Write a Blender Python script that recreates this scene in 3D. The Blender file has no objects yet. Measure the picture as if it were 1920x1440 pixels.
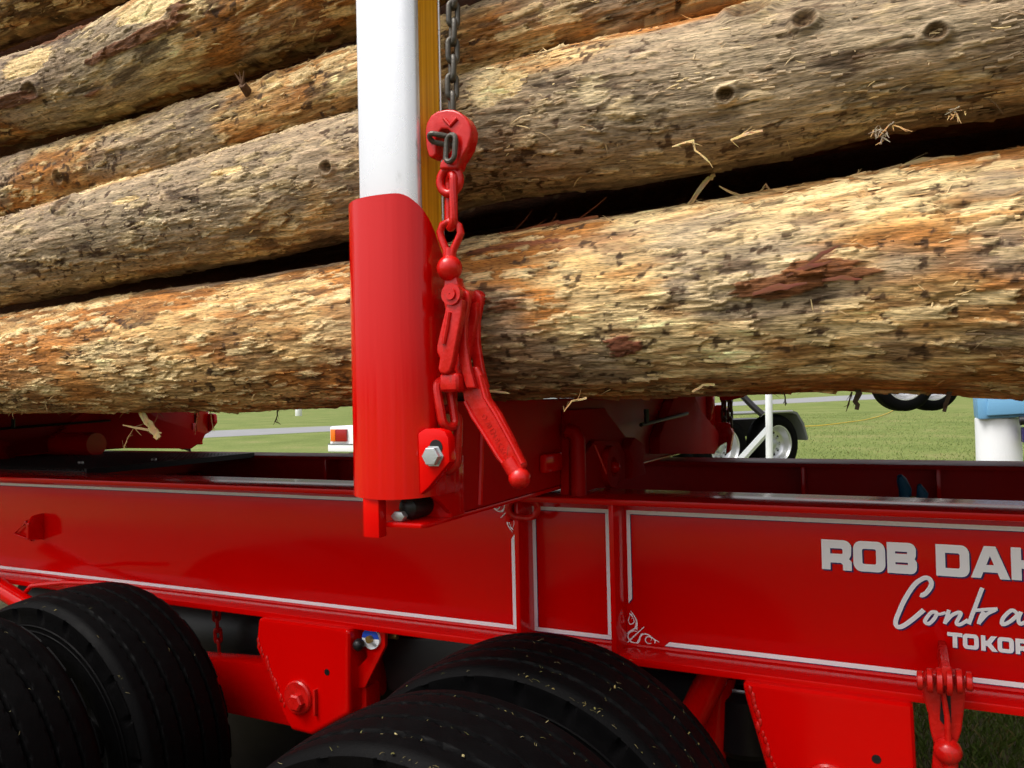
import bpy, bmesh, math, random
import numpy as np
from mathutils import Vector, Matrix

R = math.radians
rnd = random.Random(7)
scene = bpy.context.scene
H = 1.355                      # camera height above the lawn; all coordinates below are relative to eye level

# ------------------------------------------------------------------ camera
cam_d = bpy.data.cameras.new('camera')
cam_d.sensor_width = 36.0
cam_d.lens = 28.0
cam_d.clip_start = 0.02
cam_d.clip_end = 3000
cam = bpy.data.objects.new('camera', cam_d)
scene.collection.objects.link(cam)
cam.matrix_world = Matrix.Translation((0, 0, H)) @ Matrix((
    (0.898714, 0.02843, 0.437613), (0.437958, -0.00701, -0.898968), (-0.02249, 0.999571, -0.018751))).to_4x4()
scene.camera = cam

# ------------------------------------------------------------------ sky, sun, exposure
SUN_DIR = Vector((-0.42, -0.62, 1.22)).normalized()
elev = math.asin(SUN_DIR.z)
azim = math.atan2(SUN_DIR.x, SUN_DIR.y)
world = bpy.data.worlds.new('World')
scene.world = world
world.use_nodes = True
wn, wl = world.node_tree.nodes, world.node_tree.links
wn.clear()
sky = wn.new('ShaderNodeTexSky')
sky.sky_type = 'NISHITA'
sky.sun_disc = False
sky.sun_elevation = elev
sky.sun_rotation = azim
sky.dust_density = 4.0
sky.air_density = 1.0
hs = wn.new('ShaderNodeHueSaturation')
hs.inputs['Saturation'].default_value = 0.14      # thin overcast: the blue is mostly washed out
bg = wn.new('ShaderNodeBackground')
bg.inputs['Strength'].default_value = 0.12
wo = wn.new('ShaderNodeOutputWorld')
wl.new(sky.outputs[0], hs.inputs['Color'])
# overcast sky: the zenith is about three times as bright as the horizon
wtc = wn.new('ShaderNodeTexCoord')
wsx = wn.new('ShaderNodeSeparateXYZ')
wmr = wn.new('ShaderNodeMapRange')
wmr.inputs['From Min'].default_value = 0.0; wmr.inputs['From Max'].default_value = 1.0
wmr.inputs['To Min'].default_value = 0.92; wmr.inputs['To Max'].default_value = 1.45
wvm = wn.new('ShaderNodeVectorMath'); wvm.operation = 'SCALE'
wl.new(wtc.outputs['Generated'], wsx.inputs[0])
wl.new(wsx.outputs['Z'], wmr.inputs['Value'])
wl.new(hs.outputs[0], wvm.inputs[0]); wl.new(wmr.outputs[0], wvm.inputs['Scale'])
wl.new(wvm.outputs['Vector'], bg.inputs['Color'])
wl.new(bg.outputs[0], wo.inputs['Surface'])
sun_d = bpy.data.lights.new('sun', 'SUN')
sun_d.energy = 1.5
sun_d.angle = R(28)
sun_d.color = (1.0, 0.95, 0.87)
sun = bpy.data.objects.new('sun', sun_d)
scene.collection.objects.link(sun)
sun.location = (0, 0, 30)
sun.rotation_euler = SUN_DIR.to_track_quat('Z', 'Y').to_euler()
scene.view_settings.view_transform = 'Standard'
scene.view_settings.look = 'None'
scene.view_settings.exposure = 0.70
scene.view_settings.gamma = 1.0
scene.view_settings.use_curve_mapping = False
scene.cycles.max_bounces = 6
scene.cycles.use_denoising = True
scene.cycles.denoising_prefilter = 'FAST'

# ------------------------------------------------------------------ helpers
class MB:
    def __init__(s):
        s.v, s.f = [], []
    def add(s, v, f):
        k = len(s.v)
        s.v += [tuple(p) for p in v]
        s.f += [tuple(i + k for i in q) for q in f]
        return s
    def box(s, x0, x1, y0, y1, z0, z1):
        v = [(x, y, z) for x in (x0, x1) for y in (y0, y1) for z in (z0, z1)]
        return s.add(v, [(0, 1, 3, 2), (4, 6, 7, 5), (0, 4, 5, 1), (2, 3, 7, 6), (0, 2, 6, 4), (1, 5, 7, 3)])
    def prism(s, poly, axis, a0, a1):
        """poly: 2-D outline; axis: the letter it is extruded along"""
        n = len(poly)
        def mk(p, a):
            return {'y': (p[0], a, p[1]), 'x': (a, p[0], p[1]), 'z': (p[0], p[1], a)}[axis]
        v = [mk(p, a0) for p in poly] + [mk(p, a1) for p in poly]
        f = [tuple(range(n))[::-1], tuple(range(n, 2 * n))]
        f += [(i, (i + 1) % n, n + (i + 1) % n, n + i) for i in range(n)]
        return s.add(v, f)
    def tube(s, path, r, n=10, closed=False, flat=None):
        """round bar along a path; flat=(normal, ratio) squashes the section along the normal"""
        P = [Vector(p) for p in path]
        m = len(P)
        rs = r if hasattr(r, '__len__') else [r] * m
        T = []
        for i in range(m):
            a = P[(i - 1) % m] if (closed or i > 0) else P[i]
            b = P[(i + 1) % m] if (closed or i < m - 1) else P[i]
            t = (b - a)
            T.append(t.normalized() if t.length > 1e-9 else Vector((0, 0, 1)))
        if flat:
            N0 = Vector(flat[0]).normalized(); ratio = flat[1]
        else:
            ax = Vector((1, 0, 0)) if abs(T[0].x) < 0.8 else Vector((0, 1, 0))
            N0 = (ax - T[0] * ax.dot(T[0])).normalized(); ratio = 1.0
        k = len(s.v); N = N0
        for i in range(m):
            if not flat:
                N = N - T[i] * N.dot(T[i]); N.normalize()
            B = T[i].cross(N).normalized()
            for j in range(n):
                a = 2 * math.pi * j / n
                if flat:
                    s.v.append(tuple(P[i] + N * (math.cos(a) * ratio) + B * (rs[i] * math.sin(a))))
                else:
                    s.v.append(tuple(P[i] + N * (rs[i] * math.cos(a)) + B * (rs[i] * math.sin(a))))
        for i in range(m if closed else m - 1):
            for j in range(n):
                a, b = k + i * n, k + ((i + 1) % m) * n
                s.f.append((a + j, a + (j + 1) % n, b + (j + 1) % n, b + j))
        if not closed:
            s.f.append(tuple(k + j for j in range(n))[::-1])
            s.f.append(tuple(k + (m - 1) * n + j for j in range(n)))
        return s
    def lathe(s, prof, o, axis='y', n=32, caps=True):
        """prof: (along axis, radius)"""
        k = len(s.v); o = Vector(o)
        for a, r in prof:
            for j in range(n):
                t = 2 * math.pi * j / n
                c, d = r * math.cos(t), r * math.sin(t)
                q = {'y': (c, a, d), 'x': (a, c, d), 'z': (c, d, a)}[axis]
                s.v.append(tuple(o + Vector(q)))
        m = len(prof)
        for i in range(m - 1):
            for j in range(n):
                a, b = k + i * n, k + (i + 1) * n
                s.f.append((a + j, b + j, b + (j + 1) % n, a + (j + 1) % n))
        if caps:
            s.f.append(tuple(k + j for j in range(n)))
            s.f.append(tuple(k + (m - 1) * n + j for j in range(n))[::-1])
        return s
    def ball(s, o, r, n=20, sc=(1, 1, 1)):
        prof = [(-r * math.cos(math.pi * i / (n // 2)), max(1e-5, r * math.sin(math.pi * i / (n // 2)))) for i in range(n // 2 + 1)]
        k = len(s.v)
        s.lathe(prof, (0, 0, 0), 'z', n, False)
        for i in range(k, len(s.v)):
            p = s.v[i]
            s.v[i] = (p[0] * sc[0] + o[0], p[1] * sc[1] + o[1], p[2] * sc[2] + o[2])
        return s
    def link(s, o, a, b, half, rb, rw, n=10, seg=8):
        """chain link: centre o, long axis a, short axis b, half straight length, bend radius, wire radius"""
        o, a, b = Vector(o), Vector(a).normalized(), Vector(b).normalized()
        path = []
        for sgn in (1, -1):
            for i in range(seg + 1):
                t = math.pi * i / seg
                path.append(o + a * (sgn * (half + rb * math.sin(t))) + b * (sgn * rb * math.cos(t)))
        return s.tube(path, rw, n, closed=True)

ORIG = {}
def mesh_from(name, v, f, bevel=0.0, angle=35, seg=2):
    me = bpy.data.meshes.new(name)
    me.from_pydata(v, [], f)
    bm = bmesh.new(); bm.from_mesh(me)
    bmesh.ops.recalc_face_normals(bm, faces=bm.faces)
    if bevel:
        ed = [e for e in bm.edges if len(e.link_faces) == 2 and e.calc_face_angle(0) > R(32)]
        bmesh.ops.bevel(bm, geom=ed, offset=bevel, segments=seg, profile=0.6, affect='EDGES', clamp_overlap=True)
    bm.to_mesh(me); bm.free()
    me.polygons.foreach_set('use_smooth', [True] * len(me.polygons))
    me.set_sharp_from_angle(angle=R(angle))
    me.update()
    return me

def link_obj(name, me, m, parent=None, loc=None):
    o = bpy.data.objects.new(name, me)
    scene.collection.objects.link(o)
    if m is not None and len(me.materials) == 0:
        me.materials.append(m)
    if parent is not None:
        o.parent = parent
        if loc is not None:
            o.location = Vector(loc) - ORIG[parent]
            ORIG[o] = Vector(loc)
        else:
            ORIG[o] = ORIG[parent]
    return o

def obj(name, mb, m, parent=None, bevel=0.0, angle=35, seg=2, loc=None, local=False):
    """one mesh object. Vertices are in eye-level coordinates unless local=True (then about loc)."""
    if parent is not None:
        base = Vector(loc) if loc is not None else ORIG[parent]
    else:
        V = np.array(mb.v)
        base = Vector(loc) if loc is not None else Vector(((V[:, 0].min() + V[:, 0].max()) / 2, (V[:, 1].min() + V[:, 1].max()) / 2, V[:, 2].min()))
    vs = mb.v if local else [(p[0] - base.x, p[1] - base.y, p[2] - base.z) for p in mb.v]
    me = mesh_from(name, vs, mb.f, bevel, angle, seg)
    o = link_obj(name, me, m, parent, loc)
    if parent is None:
        o.location = (base.x, base.y, base.z + H)
        ORIG[o] = base
    return o

def tag(o, label, cat, group=None, kind=None):
    if label: o['label'] = label
    if cat: o['category'] = cat
    if group: o['group'] = group
    if kind: o['kind'] = kind
    return o

def thing(name, loc, label, cat, group=None, rotz=0):
    o = bpy.data.objects.new(name, None)
    o.empty_display_size = 0.1
    scene.collection.objects.link(o)
    o.location = (loc[0], loc[1], loc[2] + H)
    o.rotation_euler = (0, 0, rotz)
    ORIG[o] = Vector(loc)
    return tag(o, label, cat, group)

# ------------------------------------------------------------------ materials
def mat(name, col, rough=0.5, metal=0.0, spec=0.5, coat=0.0, var=0.0, vscale=8.0, bump=0.0, bscale=200.0, rvar=0.0):
    m = bpy.data.materials.new(name); m.use_nodes = True
    nt = m.node_tree; b = nt.nodes['Principled BSDF']
    b.inputs['Base Color'].default_value = (*col, 1)
    b.inputs['Roughness'].default_value = rough
    b.inputs['Metallic'].default_value = metal
    b.inputs['Specular IOR Level'].default_value = spec
    if coat:
        b.inputs['Coat Weight'].default_value = coat
        b.inputs['Coat Roughness'].default_value = 0.06
    tc = nt.nodes.new('ShaderNodeTexCoord')
    if var or rvar:
        n = nt.nodes.new('ShaderNodeTexNoise')
        n.inputs['Scale'].default_value = vscale; n.inputs['Detail'].default_value = 5
        nt.links.new(tc.outputs['Object'], n.inputs['Vector'])
        if var:
            mx = nt.nodes.new('ShaderNodeMix'); mx.data_type = 'RGBA'
            mx.inputs['A'].default_value = (*[c * (1 - var) for c in col], 1)
            mx.inputs['B'].default_value = (*[min(1, c * (1 + var)) for c in col], 1)
            nt.links.new(n.outputs['Fac'], mx.inputs['Factor'])
            nt.links.new(mx.outputs['Result'], b.inputs['Base Color'])
        if rvar:
            mr = nt.nodes.new('ShaderNodeMapRange')
            mr.inputs['From Min'].default_value = 0.3; mr.inputs['From Max'].default_value = 0.7
            mr.inputs['To Min'].default_value = max(0.02, rough - rvar); mr.inputs['To Max'].default_value = rough + rvar
            nt.links.new(n.outputs['Fac'], mr.inputs['Value'])
            nt.links.new(mr.outputs['Result'], b.inputs['Roughness'])
    if bump:
        n2 = nt.nodes.new('ShaderNodeTexNoise')
        n2.inputs['Scale'].default_value = bscale; n2.inputs['Detail'].default_value = 3
        nt.links.new(tc.outputs['Object'], n2.inputs['Vector'])
        bp = nt.nodes.new('ShaderNodeBump')
        bp.inputs['Strength'].default_value = bump; bp.inputs['Distance'].default_value = 0.001
        nt.links.new(n2.outputs['Fac'], bp.inputs['Height'])
        nt.links.new(bp.outputs['Normal'], b.inputs['Normal'])
    return m

RED = (0.62, 0.0010, 0.0006)
m_red = mat('red_paint', RED, 0.14, 0, 0.14, 0.0, 0.05, 3.0, 0.10, 60, 0.05)
m_redin = mat('red_paint_shaded', (0.40, 0.0010, 0.0008), 0.46, 0, 0.12, 0.0, 0.10, 5.0, 0.10, 60, 0.08)  # same red paint, darker copy: shade under the load is in the colour
m_redmatt = mat('red_paint_shaded_matt', (0.40, 0.0010, 0.0008), 0.80, 0, 0.10, 0.0, 0.10, 5.0, 0.10, 60, 0.08)  # the shade-darkened red again, matt to quiet its reflections
m_sleeve = mat('red_paint_brushed', (0.54, 0.0016, 0.0010), 0.12, 0, 0.38, 0.0, 0.05, 3.0, 0.0)
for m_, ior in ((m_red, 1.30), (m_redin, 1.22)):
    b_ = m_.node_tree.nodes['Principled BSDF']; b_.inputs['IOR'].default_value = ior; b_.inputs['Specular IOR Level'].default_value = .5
def brushed(m):
    # vertical drag lines left in the paint of the rolled plate
    nt = m.node_tree; b = nt.nodes['Principled BSDF']; L = nt.links.new
    tc = nt.nodes.new('ShaderNodeTexCoord'); mp = nt.nodes.new('ShaderNodeMapping'); mp.inputs['Scale'].default_value = (130, 130, 1.6)
    n = nt.nodes.new('ShaderNodeTexNoise'); n.inputs['Scale'].default_value = 1.0; n.inputs['Detail'].default_value = 3
    bp = nt.nodes.new('ShaderNodeBump'); bp.inputs['Strength'].default_value = 0.6; bp.inputs['Distance'].default_value = 0.0014
    mr = nt.nodes.new('ShaderNodeMapRange'); mr.inputs['From Min'].default_value = .35; mr.inputs['From Max'].default_value = .65
    mr.inputs['To Min'].default_value = .06; mr.inputs['To Max'].default_value = .26
    L(tc.outputs['Object'], mp.inputs['Vector']); L(mp.outputs[0], n.inputs['Vector']); L(n.outputs['Fac'], bp.inputs['Height'])
    L(bp.outputs['Normal'], b.inputs['Normal']); L(n.outputs['Fac'], mr.inputs['Value']); L(mr.outputs[0], b.inputs['Roughness'])
brushed(m_sleeve)
m_redcast = mat('red_painted_cast_steel', (0.52, 0.006, 0.004), 0.27, 0, 0.40, 0.0, 0.22, 45, 0.45, 150, 0.10)
m_white = mat('white_sign_print', (0.87, 0.88, 0.90), 0.4, 0, 0.3, 0, 0.02, 6)
m_navy = mat('navy_sign_print', (0.025, 0.015, 0.10), 0.4, 0, 0.3)
m_alu = mat('white_aluminium', (0.76, 0.76, 0.78), 0.28, 0.55, 0.5, 0, 0.02, 20, 0.1, 30, 0.06)
def scuffs(m, col, scale, lo, hi, amt):
    nt = m.node_tree; b = nt.nodes['Principled BSDF']; L = nt.links.new
    src = b.inputs['Base Color'].links[0].from_socket
    tc = nt.nodes.new('ShaderNodeTexCoord'); mp = nt.nodes.new('ShaderNodeMapping'); mp.inputs['Scale'].default_value = (1, 1, .35)
    n = nt.nodes.new('ShaderNodeTexNoise'); n.inputs['Scale'].default_value = scale; n.inputs['Detail'].default_value = 7; n.inputs['Roughness'].default_value = .7
    mr = nt.nodes.new('ShaderNodeMapRange'); mr.inputs['From Min'].default_value = lo; mr.inputs['From Max'].default_value = hi; mr.inputs['To Max'].default_value = amt
    mx = nt.nodes.new('ShaderNodeMix'); mx.data_type = 'RGBA'; mx.inputs['B'].default_value = (*col, 1)
    L(tc.outputs['Object'], mp.inputs['Vector']); L(mp.outputs[0], n.inputs['Vector']); L(n.outputs['Fac'], mr.inputs['Value'])
    L(mr.outputs[0], mx.inputs['Factor']); L(src, mx.inputs['A']); L(mx.outputs['Result'], b.inputs['Base Color'])
scuffs(m_alu, (.45, .44, .42), 26, .62, .74, .6)
scuffs(m_redcast, (.16, .03, .02), 70, .58, .72, .7)
m_dullalu = mat('grey_aluminium', (0.45, 0.45, 0.47), 0.4, 0.6, 0.5, 0, 0.1, 20)
m_steel = mat('zinc_steel', (0.50, 0.52, 0.53), 0.38, 0.75, 0.5, 0, 0.15, 80, 0.3, 300)
m_chain = mat('dark_chain_steel', (0.085, 0.075, 0.062), 0.45, 0.55, 0.5, 0, 0.45, 60, 0.6, 260, 0.1)
m_blackpaint = mat('black_paint', (0.010, 0.008, 0.009), 0.4, 0, 0.4)
m_rubber = mat('tyre_rubber', (0.0022, 0.0020, 0.0022), 0.58, 0, 0.05, 0, 0.25, 25, 0.5, 220, 0.10)
m_rim = mat('painted_rim', (0.10, 0.10, 0.10), 0.5)
m_silver = mat('polished_rim', (0.62, 0.62, 0.63), 0.3, 0.7)
m_whitepaint = mat('white_vehicle_paint', (0.78, 0.79, 0.80), 0.35, 0, 0.5, 0, 0.04, 4)
m_bluepaint = mat('blue_beam_paint', (0.14, 0.33, 0.52), 0.45, 0, 0.4, 0, 0.06, 5)
m_bluecloth = mat('blue_rubber', (0.01, 0.10, 0.22), 0.55, 0, 0.4)
m_amber = mat('amber_lens', (0.75, 0.16, 0.01), 0.2)
m_redlens = mat('red_lens', (0.30, 0.008, 0.008), 0.2)
m_brass = mat('brass', (0.45, 0.28, 0.08), 0.35, 0.8)
m_guard = mat('grey_mudguard', (0.14, 0.145, 0.15), 0.45)
m_cord = mat('yellow_cord', (0.62, 0.40, 0.02), 0.6)
m_asphalt = mat('road_asphalt', (0.22, 0.22, 0.225), 0.85, 0, 0.3, 0, 0.2, 1.5)
m_teal = mat('teal_tyre_line', (0.0, 0.16, 0.20), 0.5)
m_yellowstrip = None

def yellow_strip_mat():
    m = mat('amber_strip', (0.72, 0.34, 0.012), 0.38, 0, 0.4)
    nt = m.node_tree; b = nt.nodes['Principled BSDF']
    tc = nt.nodes.new('ShaderNodeTexCoord')
    mp = nt.nodes.new('ShaderNodeMapping'); mp.inputs['Scale'].default_value = (150, 150, 2.0)
    n = nt.nodes.new('ShaderNodeTexNoise'); n.inputs['Scale'].default_value = 1.0; n.inputs['Detail'].default_value = 4
    cr = nt.nodes.new('ShaderNodeValToRGB')
    cr.color_ramp.elements[0].position = 0.3; cr.color_ramp.elements[0].color = (0.60, 0.24, 0.006, 1)
    cr.color_ramp.elements[1].position = 0.72; cr.color_ramp.elements[1].color = (0.95, 0.52, 0.03, 1)
    nt.links.new(tc.outputs['Object'], mp.inputs['Vector']); nt.links.new(mp.outputs[0], n.inputs['Vector'])
    nt.links.new(n.outputs['Fac'], cr.inputs['Fac']); nt.links.new(cr.outputs[0], b.inputs['Base Color'])
    return m
m_yellowstrip = yellow_strip_mat()

def attr_mat(name, rough, fibre=True, spec=0.25):
    """wood: albedo comes from the mesh's own colour attribute, fine fibre from noise stretched along the grain"""
    m = bpy.data.materials.new(name); m.use_nodes = True
    nt = m.node_tree; b = nt.nodes['Principled BSDF']
    b.inputs['Roughness'].default_value = rough
    b.inputs['Specular IOR Level'].default_value = spec
    at = nt.nodes.new('ShaderNodeAttribute'); at.attribute_name = 'col'
    if not fibre:
        nt.links.new(at.outputs['Color'], b.inputs['Base Color'])
        return m
    uv = nt.nodes.new('ShaderNodeAttribute'); uv.attribute_name = 'grain'
    mp = nt.nodes.new('ShaderNodeMapping'); mp.inputs['Scale'].default_value = (26, 620, 1)
    n = nt.nodes.new('ShaderNodeTexNoise'); n.inputs['Scale'].default_value = 1.0
    n.inputs['Detail'].default_value = 4; n.inputs['Roughness'].default_value = 0.65
    mp2 = nt.nodes.new('ShaderNodeMapping'); mp2.inputs['Scale'].default_value = (70, 420, 1)
    n2 = nt.nodes.new('ShaderNodeTexNoise'); n2.inputs['Scale'].default_value = 1.0; n2.inputs['Detail'].default_value = 3
    cr = nt.nodes.new('ShaderNodeMapRange')
    cr.inputs['From Min'].default_value = 0.28; cr.inputs['From Max'].default_value = 0.72
    cr.inputs['To Min'].default_value = 0.48; cr.inputs['To Max'].default_value = 1.42
    cr2 = nt.nodes.new('ShaderNodeMapRange')
    cr2.inputs['From Min'].default_value = 0.36; cr2.inputs['From Max'].default_value = 0.50
    cr2.inputs['To Min'].default_value = 0.55; cr2.inputs['To Max'].default_value = 1.06
    mul = nt.nodes.new('ShaderNodeMath'); mul.operation = 'MULTIPLY'
    vm = nt.nodes.new('ShaderNodeVectorMath'); vm.operation = 'SCALE'
    ad = nt.nodes.new('ShaderNodeMath'); ad.operation = 'ADD'
    bp = nt.nodes.new('ShaderNodeBump'); bp.inputs['Strength'].default_value = 0.9; bp.inputs['Distance'].default_value = 0.0022
    L = nt.links.new
    L(uv.outputs['Vector'], mp.inputs['Vector']); L(mp.outputs[0], n.inputs['Vector'])
    L(uv.outputs['Vector'], mp2.inputs['Vector']); L(mp2.outputs[0], n2.inputs['Vector'])
    L(n.outputs['Fac'], cr.inputs['Value']); L(n2.outputs['Fac'], cr2.inputs['Value'])
    L(cr.outputs[0], mul.inputs[0]); L(cr2.outputs[0], mul.inputs[1])
    L(at.outputs['Color'], vm.inputs[0]); L(mul.outputs[0], vm.inputs['Scale'])
    L(vm.outputs['Vector'], b.inputs['Base Color'])
    L(n.outputs['Fac'], ad.inputs[0]); L(n2.outputs['Fac'], ad.inputs[1])
    L(ad.outputs[0], bp.inputs['Height']); L(bp.outputs['Normal'], b.inputs['Normal'])
    return m
m_log = attr_mat('debarked_log', 0.72)
m_splinter = attr_mat('wood_fibre', 0.7, False)

def grass_mat(name, c0, c1, c2, s1, s2):
    m = bpy.data.materials.new(name); m.use_nodes = True
    nt = m.node_tree; b = nt.nodes['Principled BSDF']; L = nt.links.new
    b.inputs['Roughness'].default_value = 0.8; b.inputs['Specular IOR Level'].default_value = 0.15
    tc = nt.nodes.new('ShaderNodeTexCoord')
    n = nt.nodes.new('ShaderNodeTexNoise'); n.inputs['Scale'].default_value = s1; n.inputs['Detail'].default_value = 8
    n2 = nt.nodes.new('ShaderNodeTexNoise'); n2.inputs['Scale'].default_value = s2; n2.inputs['Detail'].default_value = 3
    L(tc.outputs['Object'], n.inputs['Vector']); L(tc.outputs['Object'], n2.inputs['Vector'])
    cr = nt.nodes.new('ShaderNodeValToRGB'); e = cr.color_ramp.elements
    e[0].position = 0.32; e[0].color = (*c0, 1); e[1].position = 0.7; e[1].color = (*c2, 1)
    k = e.new(0.52); k.color = (*c1, 1)
    ad = nt.nodes.new('ShaderNodeMath'); ad.operation = 'MULTIPLY_ADD'; ad.inputs[1].default_value = 0.55
    ad.inputs[2].default_value = 0.0
    ad2 = nt.nodes.new('ShaderNodeMath'); ad2.operation = 'MULTIPLY_ADD'; ad2.inputs[1].default_value = 0.45
    L(n.outputs['Fac'], ad.inputs[0]); L(n2.outputs['Fac'], ad2.inputs[0]); L(ad.outputs[0], ad2.inputs[2])
    # earthy turf near the trailer, darkened to cut green bounce light, fading with distance
    ln = nt.nodes.new('ShaderNodeVectorMath'); ln.operation = 'LENGTH'
    wob = nt.nodes.new('ShaderNodeMath'); wob.operation = 'MULTIPLY_ADD'; wob.inputs[1].default_value = 9.0
    mr = nt.nodes.new('ShaderNodeMapRange'); mr.inputs['From Min'].default_value = 13.0; mr.inputs['From Max'].default_value = 18.0
    mr.inputs['To Min'].default_value = 1.0; mr.inputs['To Max'].default_value = 0.0
    mx = nt.nodes.new('ShaderNodeMix'); mx.data_type = 'RGBA'
    er = nt.nodes.new('ShaderNodeValToRGB'); e2 = er.color_ramp.elements
    e2[0].position = 0.35; e2[0].color = (0.045, 0.042, 0.014, 1); e2[1].position = 0.68; e2[1].color = (0.105, 0.080, 0.036, 1)
    L(tc.outputs['Object'], ln.inputs[0]); L(n2.outputs['Fac'], wob.inputs[0]); L(ln.outputs['Value'], wob.inputs[2])
    L(wob.outputs[0], mr.inputs['Value']); L(mr.outputs[0], mx.inputs['Factor'])
    L(ad2.outputs[0], er.inputs['Fac']); L(er.outputs[0], mx.inputs['B'])
    L(ad2.outputs[0], cr.inputs['Fac']); L(cr.outputs[0], mx.inputs['A']); L(mx.outputs['Result'], b.inputs['Base Color'])
    bp = nt.nodes.new('ShaderNodeBump'); bp.inputs['Strength'].default_value = 0.6; bp.inputs['Distance'].default_value = 0.03
    L(n.outputs['Fac'], bp.inputs['Height']); L(bp.outputs['Normal'], b.inputs['Normal'])
    return m
m_grass = grass_mat('mown_grass', (0.080, 0.108, 0.020), (0.138, 0.172, 0.040), (0.22, 0.190, 0.080), 14.0, 0.55)
m_blade = attr_mat('grass_blade', 0.6, False)

# ------------------------------------------------------------------ numpy noise
def h2(ix, iy, seed):
    n = (ix.astype(np.int64) * 374761393 + iy.astype(np.int64) * 668265263 + seed * 974711) & 0xffffffff
    n = ((n ^ (n >> 13)) * 1274126177) & 0xffffffff
    n = ((n ^ (n >> 16)) * 2246822519) & 0xffffffff
    return ((n ^ (n >> 15)) & 0xffffff) / float(0x1000000)
def vn(x, y, seed):
    xi, yi = np.floor(x), np.floor(y)
    fx, fy = x - xi, y - yi
    fx, fy = fx * fx * (3 - 2 * fx), fy * fy * (3 - 2 * fy)
    a, b = h2(xi, yi, seed), h2(xi + 1, yi, seed)
    c, d = h2(xi, yi + 1, seed), h2(xi + 1, yi + 1, seed)
    return (a * (1 - fx) + b * fx) * (1 - fy) + (c * (1 - fx) + d * fx) * fy
def fbm(x, y, seed, o=4):
    t, a, s = 0, 0.5, 0
    for i in range(o):
        t = t + a * vn(x * 2 ** i, y * 2 ** i, seed + i * 17); s += a; a *= 0.55
    return t / s
def sst(x, a, b):
    t = np.clip((x - a) / (b - a), 0, 1); return t * t * (3 - 2 * t)
def mixc(c, d, t):
    return c * (1 - t[..., None]) + np.array(d) * t[..., None]

# ------------------------------------------------------------------ ground, road
def terr(y):
    return -1.355 + max(0.0, y - 18) * 0.012
def seglist(a):
    return a
xs = [-900, -400, -200, -120] + list(range(-80, 81, 10)) + [120, 200, 400, 900]
ys = [-900, -300, -120, -60, -30, -15, -8, -4, 0, 4, 8, 12, 16, 18, 19, 20, 24, 30, 40, 60, 80, 100, 140, 200, 300, 500, 900]
g = MB()
for y in ys:
    for x in xs:
        g.v.append((x, y, terr(y)))
for j in range(len(ys) - 1):
    for i in range(len(xs) - 1):
        a = j * len(xs) + i
        g.f.append((a, a + 1, a + 1 + len(xs), a + len(xs)))
tag(obj('grass_field', g, m_grass, loc=(0, 0, 0)), 'green mown showground field stretching behind the log trailer', None, kind='structure')
def lerp2(P, n):
    out = []
    for a, b in zip(P[:-1], P[1:]):
        for i in range(n):
            t = i / n; out.append((a[0] + (b[0] - a[0]) * t, a[1] + (b[1] - a[1]) * t))
    return out + [P[-1]]
low = lerp2([(-60, -28), (-40, 1.5), (-26.95, 20.9), (-21.9, 28.5), (-10.8, 58.9), (-1.8, 72.5), (30, 125)], 8)
top = lerp2([(-70, -24), (-48, 5), (-34, 25), (-25.3, 33.5), (-15.5, 66), (-6.1, 92), (24, 145)], 8)
rd = MB()
for (a, b) in zip(low, top):
    rd.v += [(a[0], a[1], terr(a[1]) + 0.006), (b[0], b[1], terr(b[1]) + 0.006)]
for i in range(len(low) - 1):
    rd.f.append((2 * i, 2 * i + 2, 2 * i + 3, 2 * i + 1))
rdo = tag(obj('road', rd, m_asphalt, loc=(0, 0, 0)), 'grey sealed lane crossing the grass field', None, kind='structure')

def set_attr(me, name, typ, dom, arr):
    a = me.attributes.new(name, typ, dom)
    arr = np.asarray(arr, np.float32)
    a.data.foreach_set('color' if typ == 'FLOAT_COLOR' else 'vector', arr.ravel())

def blades(name, area, n, hmin, hmax, w, label, seed, gain=1.0):
    rng = np.random.default_rng(seed)
    x = rng.uniform(area[0], area[1], n); y = rng.uniform(area[2], area[3], n)
    if len(area) > 4:
        keep = rng.random(n) < np.clip(area[4] / np.maximum(1, y), 0, 1) ** 1
        x, y = x[keep], y[keep]; n = len(x)
    z = -1.355 + np.maximum(0, y - 18) * 0.012
    a = rng.uniform(0, 2 * np.pi, n); hh = rng.uniform(hmin, hmax, n); ln = rng.uniform(0.1, 0.9, n) * hh
    dx, dy = np.cos(a), np.sin(a); b = rng.uniform(0, 2 * np.pi, n); bx, by = np.cos(b), np.sin(b)
    ww = w * rng.uniform(0.6, 1.4, n)
    v = np.zeros((n, 4, 3))
    v[:, 0] = np.c_[x - dx * ww, y - dy * ww, z]
    v[:, 1] = np.c_[x + dx * ww, y + dy * ww, z]
    v[:, 2] = np.c_[x + dx * ww * .6 + bx * ln * .4, y + dy * ww * .6 + by * ln * .4, z + hh * .65]
    v[:, 3] = np.c_[x + bx * ln, y + by * ln, z + hh]
    i = np.arange(n) * 4
    f = np.concatenate([np.c_[i, i + 1, i + 2], np.c_[i, i + 2, i + 3]])
    me = bpy.data.meshes.new(name); me.from_pydata(v.reshape(-1, 3).tolist(), [], f.tolist())
    t = rng.random(n)[:, None]; dry = (rng.random(n) < 0.10)[:, None]
    c = np.where(dry, np.array([[.20, .16, .06]]), np.array([[.058, .092, .014]]) * (1 - t) + np.array([[.12, .165, .032]]) * t)
    c = c * gain
    c4 = np.c_[np.repeat(c, 4, axis=0), np.ones(n * 4)]
    set_attr(me, 'col', 'FLOAT_COLOR', 'POINT', c4)
    o = link_obj(name, me, m_blade); o.location = (0, 0, H); ORIG[o] = Vector((0, 0, 0))
    return tag(o, label, None, kind='stuff')
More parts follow.
